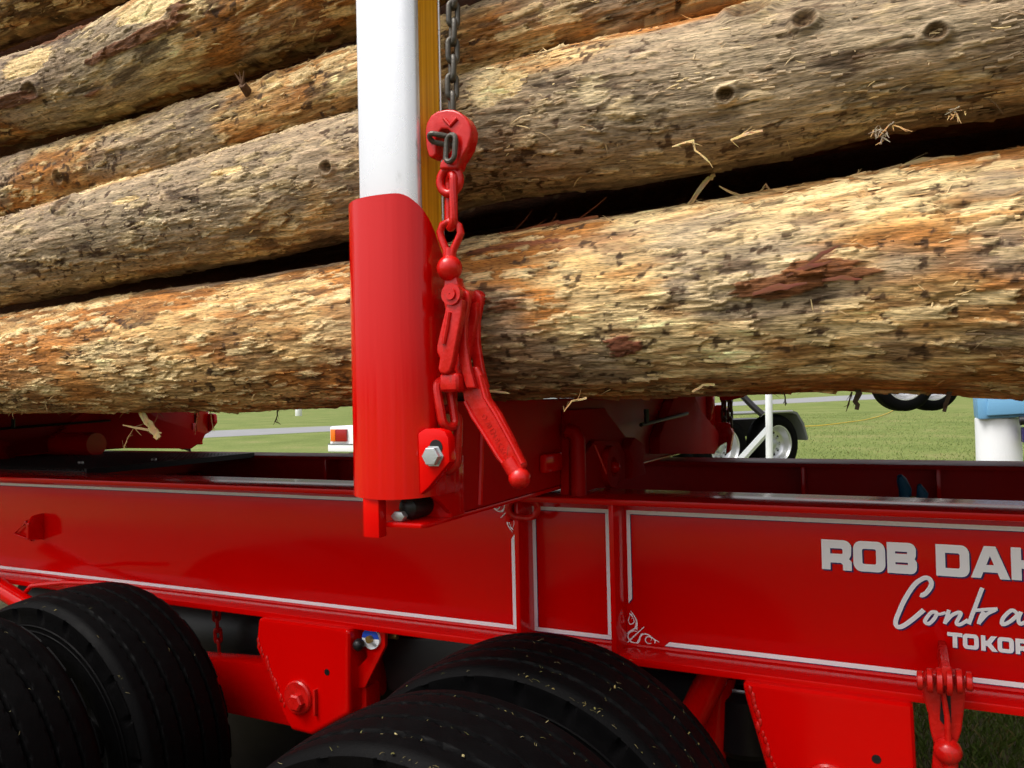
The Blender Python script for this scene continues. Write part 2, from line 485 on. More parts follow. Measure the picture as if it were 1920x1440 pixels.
blades('grass', (-0.6, 1.6, 2.6, 5.4), 42000, 0.02, 0.055, 0.0022, 'short grass under and beyond the trailer by the front hanger', 3, 1.5)  # gain lightens these blades as if lit from the far side
blades('grass', (-14, 7, 15, 42, 15), 60000, 0.02, 0.045, 0.006, 'mown grass of the field behind the trailer', 4)

# ------------------------------------------------------------------ logs
CRE = np.array([.80, .535, .225]); TAN = np.array([.56, .305, .110]); ORA = np.array([.42, .145, .020])
DRK = np.array([.062, .027, .009]); GRY = np.array([.37, .280, .185]); PAL = np.array([.87, .64, .32]); BRK = np.array([.17, .055, .014])

def chips(u, v, lu, lv, seed):
    row = np.floor(v / lv)
    uu = u / lu + h2(row, row * 0, seed) * 13.7 + 0.45 * vn(u / lu * 0.7, row, seed + 3)
    cell = np.floor(uu)
    return h2(cell, row, seed + 5), h2(cell, row, seed + 9), uu - cell, v / lv - row

def log_tex(U, V, seed, kind):
    W = V + 0.008 * (fbm(U * 4, V * 5, seed, 3) - .5) + 0.10 * U * kind.get('spiral', 0)
    low_ = fbm(U * 2.6, V * 3.2, seed + 1); mid = fbm(U * 8, V * 16, seed + 2)
    fib = vn(U * 20, W * 330, seed + 3); fib2 = fbm(U * 8, W * 110, seed + 4, 3)
    # every fibre breaks off at its own place: edges across the grain come out ragged
    jag = .030 * (vn(U * 5, W * 330, seed + 5) - .5) + .022 * (vn(U * 9, W * 170, seed + 6) - .5)
    Uj = U + jag
    a1, b1, fu1, fv1 = chips(Uj, W + .012 * vn(U * 14, V * 20, seed), .090, .017, seed + 11)
    a2, b2, fu2, fv2 = chips(Uj, W + .006 * vn(U * 40, V * 40, seed + 7), .042, .0090, seed + 12)
    m1 = sst(fbm(Uj * 4, V * 7, seed + 21), .47, .54); m2 = sst(fbm(Uj * 5, V * 9, seed + 22), .42, .50)
    tear = (b1 > .80) * m1; flap = (b2 > .80) * m2
    step = sst(fbm(Uj * 7, W * 34, seed + 23), .44, .56)            # layers of fibre half torn away
    step2 = sst(fbm(Uj * 16, W * 90, seed + 24, 3), .46, .54)
    h = .018 * (low_ - .5) + .004 * (mid - .5) + .0022 * (fib2 - .5) + .0010 * (fib - .5) + .0016 * step + .0012 * step2
    h += m1 * ((a1 - .5) * .0020 + tear * (fu1 * .0065 - .003))
    h += m2 * ((a2 - .5) * .0014 + flap * fu2 * .0045)
    gu, gv = .060, .030                                             # bites of the debarking rollers
    iu, iv = np.floor(Uj / gu), np.floor(W / gv)
    px_, py_ = h2(iu, iv, seed + 31), h2(iu, iv, seed + 32); pr_ = h2(iu, iv, seed + 33); pz = h2(iu, iv, seed + 34)
    du = (Uj / gu - iu - .25 - .5 * px_) * gu; dv = (W / gv - iv - .25 - .5 * py_) * gv
    ang = np.hypot(du / (.005 + .013 * pz), dv / (.0022 + .0030 * pz)) + 1.1 * (fbm(U * 120, V * 260, seed + 35, 2) - .5)
    pit = (1 - sst(ang, .5, 1.0)) * (pr_ < .5 * kind.get('pits', .35))
    h -= pit * .0030
    c = CRE * (1 - mid[..., None]) + TAN * mid[..., None]
    c = mixc(c, PAL, .85 * sst(fbm(Uj * 3.4, V * 7, seed + 41), .52, .68) * kind.get('pale', 1))
    og = sst(fbm(Uj * 3.1, W * 9, seed + 42), kind.get('ora', .50), kind.get('ora', .50) + .13)
    c = mixc(c, ORA * (.8 + .5 * fib2[..., None]), og * .85)
    og2 = sst(fbm(Uj * 12, W * 60, seed + 43), .50, .64); c = mixc(c, ORA * .75, og2 * .60)
    gy = sst(fbm(Uj * 2.0, V * 4, seed + 44) + kind.get('grey', 0), .50, .60); c = mixc(c, GRY * (0.68 + .64 * fib2[..., None]), gy * .85)
    dk = sst(fbm(Uj * 9, W * 36, seed + 45, 5), kind.get('dark', .60) + .03, kind.get('dark', .60) + .11); c = mixc(c, DRK, dk * .75)
    shade_stain = sst(fbm(U * 3.2, V * 9, seed + 48) + kind.get('shade_stain', 0) - .12 * np.sin(V / kind.get('r', .15)), .52, .74); c = mixc(c, np.array([.19, .076, .017]), shade_stain * .60)  # brown stain plus painted shade, both heavier toward the underside
    sp = sst(fbm(U * 55, V * 75, seed + 46, 3), .63, .71) * sst(fbm(U * 4, V * 6, seed + 47), .42, .55); c = mixc(c, DRK, sp * .9)
    c = c * (.86 + .28 * a1 * m1 + .14 * (1 - m1))[..., None] * (.84 + .32 * a2)[..., None] * (.86 + .20 * step)[..., None] * (.76 + .48 * fib)[..., None] * (.86 + .28 * vn(U * 45, W * 230, seed + 8))[..., None] * (.86 + .20 * step2)[..., None]
    c = mixc(c, PAL * (.75 + .45 * a2[..., None]), np.clip(.75 * tear * (fu1 > .25) + .65 * flap * (fu2 > .2), 0, .85) * (1 - .5 * gy))
    crack = (1 - sst(np.abs(fbm(Uj * 5, W * 75, seed + 51, 3) - .5), .0, .022)) * sst(fbm(U * 6, V * 12, seed + 52), .42, .55)
    c = mixc(c, DRK * 1.2, crack * .4); h -= crack * .0012
    c = mixc(c, DRK * .8, pit * .62)
    bk = sst(fbm(Uj * 4.5, V * 12, seed + 61, 5), kind.get('bark', .80), kind.get('bark', .80) + .03)
    h += bk * (.004 + .004 * fbm(U * 40, V * 90, seed + 62, 3))
    c = mixc(c, BRK * (.5 + 1.1 * fbm(U * 30, W * 110, seed + 63, 3))[..., None], bk * .95)
    for (ku, kv, kr) in kind.get('knots', []):
        dd = np.hypot((U - ku) * .8, V - kv) / kr
        wob = dd + .40 * (fbm(U * 45, V * 45, seed + 71, 3) - .5)
        h += .009 * np.exp(-((wob - 1.15) / .35) ** 2) - .005 * np.exp(-(wob / .55) ** 2)
        sw = .5 + .5 * np.sin(wob * 15 + 4 * fbm(U * 30, V * 30, seed + 72, 2))
        c = mixc(c, mixc(np.broadcast_to(DRK, c.shape), np.array([.20, .12, .055]), sw), (1 - sst(wob, .75, 1.3)) * .92)
    for (ku, kv, ru, rv, cc) in kind.get('patch', []):
        dd = np.hypot((Uj - ku) / ru, (V - kv) / rv) + .7 * (fbm(U * 18, V * 55, seed + 81, 4) - .5)
        t = 1 - sst(dd, .85, .95)
        dark_ = sum(cc) < .5
        c = mixc(c, np.array(cc) * (.55 + .9 * fbm(U * 24, W * 130, seed + 83, 3))[..., None], t * .95)
        h += (.0045 * (.5 + fbm(U * 30, W * 100, seed + 82, 3)) if dark_ else -.003) * t
    return h * kind.get('rough', 1.0), np.clip(c, .004, .88)

def smooth_interp(X, C, k):
    xs_ = np.array([p[0] for p in C]); ys_ = np.array([p[k] for p in C])
    d = np.gradient(ys_, xs_)
    X_ = np.clip(X, xs_[0], xs_[-1]); i = np.clip(np.searchsorted(xs_, X_) - 1, 0, len(xs_) - 2)
    h_ = xs_[i + 1] - xs_[i]; t = (X_ - xs_[i]) / h_
    r = (2 * t**3 - 3 * t**2 + 1) * ys_[i] + (t**3 - 2 * t**2 + t) * h_ * d[i] + (-2 * t**3 + 3 * t**2) * ys_[i + 1] + (t**3 - t**2) * h_ * d[i + 1]
    return r + np.where(X > xs_[-1], (X - xs_[-1]) * d[-1], 0) + np.where(X < xs_[0], (X - xs_[0]) * d[0], 0)

LOGS = {}
LCOL = {}
def local_col(o, x, t):
    X, th, c = LCOL[o]
    i = min(len(X) - 1, int(np.searchsorted(X, x))); j = int(np.argmin(np.abs(th - t)))
    return c[i, j]
def make_log(label, C, seed, kind, du=.0026, dv=.0021, dense=(-2.5, .45), tlo=-1.35, thi=1.45, group='logs at the near side of the load', fine=True):
    Xd = np.arange(dense[0], dense[1], du)
    X = np.concatenate([np.linspace(-5.6, dense[0], 60, endpoint=False), Xd, np.linspace(dense[1] + du, 3.2, 50)])
    cy, cz, r = (smooth_interp(X, C, k) for k in (1, 2, 3))
    # beyond the measured stretch keep the log straight and its girth sane
    r = np.clip(r, .07, .26)
    rm = float(np.mean([p[3] for p in C]))
    n_f = int((thi - tlo) * rm / dv)
    th = np.concatenate([np.linspace(tlo, thi, n_f), np.linspace(thi, tlo + 2 * np.pi, 42)[1:-1]])
    U, T = np.meshgrid(X, th, indexing='ij')
    V = T * rm
    h, c = log_tex(U, V, seed, kind)
    edge = np.ones_like(h)
    RR = r[:, None] + h * edge
    # theta 0 faces the camera side (-Y), positive theta goes up
    Yv = cy[:, None] - RR * np.cos(T); Zv = cz[:, None] + RR * np.sin(T)
    nx, nt = U.shape
    P = np.stack([U, Yv, Zv], -1).reshape(-1, 3)
    idx = np.arange(nx * nt).reshape(nx, nt)
    a = idx[:-1, :]; b = idx[1:, :]
    a2, b2 = np.roll(a, -1, 1), np.roll(b, -1, 1)
    F = np.stack([a, b, b2, a2], -1).reshape(-1, 4)
    base = Vector((float(C[0][0] + C[-1][0]) / 2, float(np.mean(cy)), float(np.mean(cz) - rm)))
    me = bpy.data.meshes.new('log')
    nv = len(P)
    me.vertices.add(nv + 2)
    ends = np.array([[X[0], cy[0], cz[0]], [X[-1], cy[-1], cz[-1]]])
    co = np.concatenate([P, ends]) - np.array(base)
    me.vertices.foreach_set('co', co.astype(np.float32).ravel())
    tri0 = np.stack([np.full(nt, nv), idx[0], np.roll(idx[0], -1)], -1)
    tri1 = np.stack([np.full(nt, nv + 1), np.roll(idx[-1], -1), idx[-1]], -1)
    loops = np.concatenate([F.ravel(), tri0.ravel(), tri1.ravel()])
    tot = np.concatenate([np.full(len(F), 4), np.full(2 * nt, 3)])
    st = np.concatenate([[0], np.cumsum(tot)[:-1]])
    me.loops.add(len(loops)); me.loops.foreach_set('vertex_index', loops.astype(np.int32))
    me.polygons.add(len(tot)); me.polygons.foreach_set('loop_start', st.astype(np.int32))
    me.polygons.foreach_set('use_smooth', np.ones(len(tot), bool))
    me.update(calc_edges=True); me.validate()
    cc = np.concatenate([np.c_[c.reshape(-1, 3), np.ones(nv)], np.tile([[.45, .30, .14, 1]], (2, 1))])
    set_attr(me, 'col', 'FLOAT_COLOR', 'POINT', cc)
    gr = np.concatenate([np.stack([U + seed, V + 0.05 * U, 0 * U], -1).reshape(-1, 3), np.zeros((2, 3))])
    set_attr(me, 'grain', 'FLOAT_VECTOR', 'POINT', gr)
    o = link_obj('log', me, m_log)
    o.location = base + Vector((0, 0, H)); ORIG[o] = base
    tag(o, label, 'log', group)
    LOGS[o] = (C, rm)
    LCOL[o] = (X, th, c)
    return o

def surf(C, x, th, lift=0.0):
    X = np.array([x])
    cy, cz, r = (float(smooth_interp(X, C, k)[0]) for k in (1, 2, 3))
    r += lift
    return Vector((x, cy - r * math.cos(th), cz + r * math.sin(th))), Vector((0, -math.cos(th), math.sin(th))), Vector((0, math.sin(th), math.cos(th)))

def strip_mesh(strips, name):
    """strips: (points, widths, colour) -> one mesh of thin three-sided slivers"""
    v, f, col = [], [], []
    for pts_, ws, c, nrm in strips:
        k = len(v); m = len(pts_)
        for i in range(m):
            t = (pts_[min(i + 1, m - 1)] - pts_[max(i - 1, 0)]).normalized()
            b = t.cross(nrm)
            if b.length < 1e-4: b = t.orthogonal()
            b.normalize(); n_ = b.cross(t)
            w = ws[i]
            v += [tuple(pts_[i] - b * w), tuple(pts_[i] + b * w), tuple(pts_[i] + n_ * w * .5)]
            sh = .85 + .3 * rnd.random()
            col += [(c[0] * sh, c[1] * sh, c[2] * sh, 1)] * 3
        for i in range(m - 1):
            a, b_ = k + 3 * i, k + 3 * i + 3
            f += [(a, a + 1, b_ + 1, b_), (a + 1, a + 2, b_ + 2, b_ + 1), (a + 2, a, b_, b_ + 2)]
        f += [(k, k + 2, k + 1), (k + 3 * m - 3, k + 3 * m - 2, k + 3 * m - 1)]
    me = bpy.data.meshes.new(name); me.from_pydata(v, [], f)
    set_attr(me, 'col', 'FLOAT_COLOR', 'POINT', col)
    return me

def add_fibres(o, n, seed, x0=-2.4, x1=.4, tr=(-1.2, 1.35), pale=.5):
    rg = random.Random(seed); C, rm = LOGS[o]; base = ORIG[o]; S = []
    for i in range(n):
        x = rg.uniform(x0, x1); th = rg.uniform(*tr)
        q = rg.random()
        if q < .24: th = rg.uniform(-1.55, -1.05)      # frayed underside
        elif q < .36: th = rg.uniform(.95, 1.5)
        p0, n_, tv = surf(C, x, th, .001)
        L_ = rg.choice([.006, .007, .008, .010, .012, .014, .018, .026]) * rg.uniform(.7, 1.3); w = rg.uniform(.0004, .0013) * (1 + L_ * 16)
        d = (Vector((rg.choice([-1, 1]), 0, 0)) + tv * rg.gauss(0, .16)).normalized()
        if rg.random() < .05: d = (tv * -1 + Vector((rg.gauss(0, .5), 0, 0))).normalized()
        lift = rg.choice([.0, .02, .04, .08, .15, .5]) * L_
        cur = rg.gauss(0, .25)
        pp = []
        for k in range(4):
            t = k / 3
            pp.append(p0 + d * (L_ * t) + n_ * (lift * t * t + .0006) + tv * (cur * L_ * t * t) - base)
        c = rg.choice([PAL, CRE, PAL, CRE, TAN, TAN, GRY, ORA, DRK * 1.6])
        if rg.random() < pale: c = PAL * .9
        else: c = local_col(o, x, th) * .8 + np.array(c) * .25
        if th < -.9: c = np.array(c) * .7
        if rg.random() < .40:      # blunt-ended chip, one end still held
            w = rg.uniform(.0012, .0034); L2 = rg.uniform(.006, .024)
            d = Vector((rg.choice([-1, 1]), 0, 0)) + tv * rg.gauss(0, .05)
            pp = [p0 + d * (L2 * t) + n_ * (.0004 + rg.uniform(.0, .10) * L2 * t * t) - base for t in (0, .3, .7, 1)]
            c = local_col(o, x, th) * rg.uniform(.8, 1.25)
            S.append((pp, [w, w * 1.05, w * .95, w * .8], c, n_)); continue
        S.append((pp, [w * .7, w, w * .75, w * .15], c, n_))
    me = strip_mesh(S, 'fibres')
    f = link_obj('fibres', me, m_splinter, o)
    f['kind'] = 'stuff'
    return f

def splinter(o, pts_, ws, c, name='splinter', label=None, thick=.22):
    """a larger sliver standing off its log, a part of its own"""
    base = ORIG[o]
    P_ = [Vector(p) for p in pts_]; Q, Wd = [], []
    for i in range(len(P_) - 1):
        for k in range(3):
            t = k / 3
            jit = Vector((rnd.gauss(0, 1), rnd.gauss(0, 1), rnd.gauss(0, 1))) * ws[i] * .16
            Q.append(P_[i].lerp(P_[i + 1], t) + jit); Wd.append((ws[i] * (1 - t) + ws[i + 1] * t) * rnd.uniform(.85, 1.12))
    Q.append(P_[-1]); Wd.append(ws[-1])
    big = name in ('bark_flake', 'bark_shred') or max(ws) >= .010
    k_ = 1.0 if big else .62
    mb = MB(); mb.tube([tuple(p) for p in Q], [w * k_ for w in Wd], 6, flat=((.05, -1, .15), max(ws) * thick * k_))
    for _ in range(0 if name == 'bark_flake' else 5):
        i0 = rnd.randrange(0, max(1, len(Q) - 2)); p0 = Q[i0]; span = (Q[-1] - Q[0]).length * rnd.uniform(.15, .45)
        d_ = ((Q[min(i0 + 2, len(Q) - 1)] - p0).normalized() + Vector((rnd.gauss(0, .35), rnd.gauss(0, .2), rnd.gauss(0, .35)))).normalized()
        sd = Vector((rnd.gauss(0, .15), rnd.gauss(0, .1), rnd.gauss(0, .15)))
        hw = rnd.uniform(.0004, .0009)
        mb.tube([tuple(p0 + d_ * span * t + sd * span * t * t) for t in (0, .35, .7, 1)], [hw, hw, hw * .8, hw * .3], 4)
    me = mesh_from(name, [tuple(Vector(p) - base) for p in mb.v], mb.f, 0, 40)
    set_attr(me, 'col', 'FLOAT_COLOR', 'POINT', [(*[min(.9, ch * rnd.uniform(.75, 1.15)) for ch in c], 1) for _ in range(len(me.vertices))])
    s_ = link_obj(name, me, m_splinter, o)
    if label: s_['label'] = label
    return s_

CA = [(-2.12, 1.416, .133, .141), (-1.707, 1.424, .138, .149), (-1.359, 1.429, .142, .154), (-.988, 1.431, .154, .156), (-.736, 1.437, .166, .162), (-.434, 1.441, .169, .166), (-.213, 1.447, .175, .172), (-.058, 1.45, .18, .175), (.055, 1.458, .18, .183), (.158, 1.465, .177, .19)]
CB = [(-2.111, 1.394, .424, .119), (-1.697, 1.397, .451, .122), (-1.35, 1.404, .47, .129), (-.959, 1.404, .495, .129), (-.72, 1.4, .521, .125), (-.437, 1.404, .524, .129), (-.194, 1.397, .52, .122), (-.005, 1.39, .525, .112), (.167, 1.388, .524, .111)]
CC = [(-2.211, 1.434, .63, .094), (-1.776, 1.436, .644, .094), (-1.328, 1.427, .668, .087), (-1.0, 1.424, .695, .084), (-.756, 1.418, .709, .078), (-.3, 1.415, .73, .077)]
CD = [(-2.102, 1.381, .859, .106), (-1.97, 1.383, .859, .108), (-1.786, 1.394, .868, .117), (-1.596, 1.394, .89, .118), (-1.262, 1.398, .918, .123), (-.949, 1.393, .938, .118), (-.4, 1.393, .96, .116)]
CE = [(-2.098, 1.38, 1.15, .105), (-1.82, 1.382, 1.155, .107), (-1.572, 1.383, 1.159, .108), (-1.255, 1.379, 1.17, .104)]
logA = make_log('thick orange and cream log lying lowest, resting on the red bolster', CA, 101,
    dict(pits=.30, ora=.455, grey=-.06, dark=.62, bark=.83, knots=[], patch=[(-.16, -.012, .075, .018, BRK), (-.10, .008, .06, .012, BRK * 1.3), (-.06, -.006, .055, .009, BRK), (-.42, -.085, .03, .02, (.18, .05, .022)), (-.62, .12, .10, .010, (.20, .06, .02))], shade_stain=.03, r=.16), dense=(-2.4, .42), tlo=-1.5, thi=1.3)
logB = make_log('greyish weathered log directly above the lowest log, with torn knots', CB, 202,
    dict(pits=.45, ora=.60, grey=.15, dark=.615, shade_stain=-.09, bark=.87, spiral=.5, knots=[(-.20, .105, .026), (-.115, .045, .014), (-.235, -.045, .010), (-1.02, -.015, .012), (-1.86, .075, .022), (.06, -.02, .012)],
         patch=[(-.66, .055, .045, .055, (.88, .68, .36)), (-.62, .05, .03, .03, (.84, .62, .30)), (-.47, .0, .035, .026, (.58, .45, .26)), (-1.52, -.035, .022, .020, (.58, .46, .28)), (-1.30, .035, .05, .010, (.80, .58, .27)), (-1.62, .03, .06, .008, (.76, .55, .26))]), dense=(-2.4, .40), tlo=-1.4, thi=1.3)
logC = make_log('slim cream and rust log showing only its top above the grey log', CC, 303,
    dict(pits=.25, ora=.48, grey=-.02, dark=.62, shade_stain=-.05, bark=.84, knots=[(-1.24, .055, .015), (-1.95, -.03, .014)]), dense=(-2.5, .05), tlo=-.9, thi=1.45)
logD = make_log('cream log with dark bark scars under the topmost log', CD, 404,
    dict(pits=.2, ora=.50, grey=-.03, dark=.60, shade_stain=-.14, bark=.70, pale=1.4, knots=[(-1.97, -.05, .02)], patch=[(-1.50, .03, .16, .045, (.80, .58, .28)), (-1.98, .03, .10, .045, (.78, .55, .26)), (-1.58, -.035, .20, .016, BRK * .9), (-2.05, -.060, .12, .020, BRK * .7), (-1.85, .085, .12, .014, BRK), (-1.2, .03, .09, .03, BRK * 1.2)]), dense=(-2.4, -.8), tlo=-1.4, thi=1.1)
logE = make_log('brown topmost log at the upper left of the load', CE, 505,
    dict(pits=.3, ora=.45, grey=0, dark=.50, bark=.72), dense=(-2.5, -1.3), tlo=-1.4, thi=.6)
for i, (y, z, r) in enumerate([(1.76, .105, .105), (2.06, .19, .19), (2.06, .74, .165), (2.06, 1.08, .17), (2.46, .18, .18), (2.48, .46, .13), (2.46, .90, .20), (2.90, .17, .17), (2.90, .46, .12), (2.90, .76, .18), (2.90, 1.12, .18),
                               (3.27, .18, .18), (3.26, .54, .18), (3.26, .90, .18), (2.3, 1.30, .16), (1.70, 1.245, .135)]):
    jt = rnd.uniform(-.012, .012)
    lo = make_log('log deeper in the load, coloured dark to deepen the gap between the front logs',
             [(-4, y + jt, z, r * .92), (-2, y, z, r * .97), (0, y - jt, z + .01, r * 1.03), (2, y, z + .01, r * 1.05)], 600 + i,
             dict(pits=0, ora=.46, dark=.48, grey=-.1, shade_stain=.14, bark=.30, rough=.35), du=.02, dv=.02, dense=(-2.6, .8), tlo=-1.5, thi=1.5, group='logs deeper in the load')  # mostly bark colour, painting the gaps' deep shade onto these logs
add_fibres(logA, 5400, 1, pale=.25); add_fibres(logB, 4800, 2, pale=.12); add_fibres(logC, 1100, 3, x0=-2.3, x1=0, tr=(-.3, 1.3))
add_fibres(logD, 700, 4, x0=-2.3, x1=-.9); add_fibres(logE, 250, 5, x0=-2.3, x1=-1.4, tr=(-1.3, .2))

def PL(o, pts_, ws, c, **k):
    splinter(o, pts_, ws, c, **k)
pale = (.62, .42, .19); buff = (.46, .29, .12); dark = (.06, .035, .018); rust = (.30, .085, .03)
# frayed pieces under the lowest log, left of the post
PL(logA, [(-1.7311, 1.4000, -0.0058), (-1.7065, 1.4000, -0.0330), (-1.6747, 1.4000, -0.0652), (-1.6636, 1.4000, -0.0785)], [.008, .011, .012, .010], pale, label='pale split wood chip dangling below the log')
PL(logA, [(-1.7950, 1.4000, -0.0446), (-1.7321, 1.4000, -0.0530), (-1.6539, 1.4000, -0.0653)], [.003, .006, .003], pale)
PL(logA, [(-1.7922, 1.4000, -0.1060), (-1.7757, 1.4000, -0.0760), (-1.7495, 1.4000, -0.0489)], [.002, .002, .0015], buff)
PL(logA, [(-1.3026, 1.4300, -0.0027), (-1.3064, 1.4300, -0.0275), (-1.3132, 1.4300, -0.0398), (-1.2972, 1.4300, -0.0474)], [.004, .003, .0025, .001], dark)
PL(logA, [(-1.3082, 1.4300, -0.0349), (-1.3198, 1.4300, -0.0485)], [.002, .0008], dark)
PL(logA, [(-1.4863, 1.4000, -0.0144), (-1.4816, 1.4000, -0.0400), (-1.4752, 1.4000, -0.0630)], [.002, .0015, .0008], buff)
PL(logA, [(-1.5268, 1.4000, -0.0139), (-1.5345, 1.4000, -0.0435), (-1.5386, 1.4000, -0.0693)], [.003, .002, .001], rust)
# along the underside right of the post
PL(logA, [(-0.0645, 1.4200, 0.0074), (-0.0626, 1.4200, -0.0101), (-0.0648, 1.4200, -0.0302)], [.008, .009, .006], dark)
PL(logA, [(-0.0712, 1.4200, -0.0012), (-0.0775, 1.4200, -0.0230), (-0.0810, 1.4200, -0.0334)], [.003, .002, .0008], dark)
PL(logA, [(0.0695, 1.4200, -0.0020), (0.0661, 1.4200, -0.0187), (0.0612, 1.4200, -0.0353)], [.006, .006, .005], dark)
PL(logA, [(-0.1773, 1.4200, 0.0014), (-0.1750, 1.4200, -0.0123), (-0.1762, 1.4200, -0.0213)], [.002, .002, .001], dark)
PL(logA, [(-0.3171, 1.3500, 0.0049), (-0.2987, 1.3500, 0.0162), (-0.2791, 1.3500, 0.0156)], [.003, .004, .004], pale)
PL(logA, [(-0.5318, 1.3000, -0.0246), (-0.5172, 1.3000, -0.0061), (-0.4893, 1.3000, -0.0011)], [.0015, .003, .004], buff)
PL(logA, [(-0.6991, 1.3000, 0.0142), (-0.6658, 1.3000, 0.0153), (-0.6387, 1.3000, 0.0098)], [.004, .005, .002], pale)
# along the crest
PL(logA, [(-0.3378, 1.4100, 0.3262), (-0.3152, 1.4100, 0.3538), (-0.2910, 1.4100, 0.3808), (-0.2806, 1.4100, 0.3850)], [.006, .008, .009, .006], pale, label='broad pale splinter standing up from the log crest')
PL(logA, [(-0.2747, 1.4100, 0.3644), (-0.2531, 1.4100, 0.3493), (-0.2325, 1.4100, 0.3428)], [.002, .004, .002], pale)
PL(logA, [(-0.2058, 1.4100, 0.3448), (-0.1958, 1.4100, 0.3563), (-0.1857, 1.4100, 0.3403)], [.003, .003, .002], buff)
PL(logA, [(-0.0791, 1.4100, 0.3321), (-0.0626, 1.4100, 0.3448), (-0.0423, 1.4100, 0.3559)], [.002, .004, .001], pale)
PL(logA, [(-0.0653, 1.4100, 0.3346), (-0.0538, 1.4100, 0.3436), (-0.0502, 1.4100, 0.3605)], [.003, .003, .001], pale)
PL(logA, [(-0.0190, 1.4100, 0.3455), (0.0426, 1.4100, 0.3638), (0.0867, 1.4100, 0.3603)], [.004, .008, .004], pale)
PL(logA, [(-0.7094, 1.4000, 0.3234), (-0.6283, 1.4000, 0.3227), (-0.5505, 1.4000, 0.3302), (-0.4950, 1.4000, 0.3336)], [.005, .010, .010, .005], rust, name='bark_shred', label='rust red shred of inner bark on the log crest')
PL(logA, [(-0.6511, 1.4000, 0.3232), (-0.6056, 1.4000, 0.3305), (-0.5777, 1.4000, 0.3364), (-0.5615, 1.4000, 0.3274)], [.003, .004, .003, .002], rust, name='bark_shred')
for (q0, q1, w_) in ((( -.20, -.02), (-.12, -.014), .006), ((-.15, .0), (-.085, .012), .005), ((-.10, -.012), (-.045, -.016), .0045), ((-.12, .01), (-.075, .032), .004)):
    A0 = surf(CA, q0[0], q0[1] / .17, .012)[0]; A1 = surf(CA, q1[0], q1[1] / .17, .016)[0]
    PL(logA, [tuple(A0), tuple(A0.lerp(A1, .5) + Vector((0, -.003, .002))), tuple(A1)], [w_ * .5, w_, w_ * .3], (.14, .04, .016), thick=.18, name='bark_flake')
PL(logB, [(-0.3243, 1.2850, 0.4073), (-0.2892, 1.2850, 0.4121), (-0.2870, 1.2850, 0.3953), (-0.2645, 1.2850, 0.3719)], [.002, .004, .003, .001], pale)
PL(logB, [(-0.2301, 1.2850, 0.4033), (-0.2036, 1.2850, 0.4091), (-0.1809, 1.2850, 0.4095)], [.003, .005, .003], pale)

for P0 in [(-0.0225, 1.2900, 0.3882), (-0.0025, 1.2900, 0.3895), (-0.0121, 1.2900, 0.3785), (0.0917, 1.2900, 0.3938), (0.0811, 1.2900, 0.3919)]:
    for k in range(4):
        q = Vector(P0) + Vector((rnd.gauss(0, .006), 0, rnd.gauss(0, .004)))
        PL(logB, [tuple(q), tuple(q + Vector((rnd.gauss(0, .012), -.008, rnd.uniform(-.022, -.004))))], [.0018, .0006], rnd.choice([buff, TAN, (.3, .24, .16)]))
p_ = surf(CC, -1.30, .35)[0]
stub = MB(); stub.tube([tuple(p_ + Vector((.0, .02, -.01))), tuple(p_ + Vector((.006, -.022, .012)))], [.013, .009], 9)
for dx in (-.016, -.002, .012):
    stub.tube([tuple(p_ + Vector((.006, -.02, .012))), tuple(p_ + Vector((.004 + dx, -.026, .04)))], [.004, .0006], 5)
m_stub = mat('branch_stub_bark', (.10, .05, .025), .8, 0, .2, 0, .4, 80, .6, 200)
obj('branch_stub', stub, m_stub, logC)

# ------------------------------------------------------------------ the log trailer
trailer = thing('log_trailer', (-1.4, 2.37, -1.355), 'glossy red log trailer with white pinstripes, dual tyres and upright bolster posts', 'trailer')
T = trailer
WEB, FL = 1.83, 1.74

def rail(y_web, y_out, y_in):
    mb = MB()
    x0, x1 = -6.2, 3.4
    lo_, hi_ = min(y_out, y_in), max(y_out, y_in)
    mb.box(x0, x1, lo_, hi_, -.249, -.235)
    mb.box(x0, x1, lo_, hi_, -.608, -.592)
    mb.box(x0, x1, min(y_web, y_web + .012), max(y_web, y_web + .012), -.5935, -.2475)
    return mb
near = obj('chassis_rail', rail(WEB, FL, 1.95), m_red, T, .0025)
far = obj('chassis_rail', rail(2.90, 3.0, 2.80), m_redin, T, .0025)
for x in (-.848, -.606):
    mb = MB().box(x - .006, x + .006, FL + .008, WEB + .001, -.5925, -.2485)
    obj('stiffener', mb, m_red, near, .002)
wl_ = MB().tube([(-6.1, WEB - .002, -.590), (3.3, WEB - .002, -.590)], .005, 8)
obj('weld_bead', wl_, m_red, near)
for x in (-.30, .10, .55, -1.9, -2.3):
    obj('stiffener', MB().box(x - .006, x + .006, 2.812, 2.901, -.5925, -.2485), m_red, far, .002)
for x in (-4.6, -3.2, -1.75, .75, 2.2):
    obj('crossmember', MB().box(x - .05, x + .05, 1.843, 2.899, -.55, -.33), m_red, T, .004)

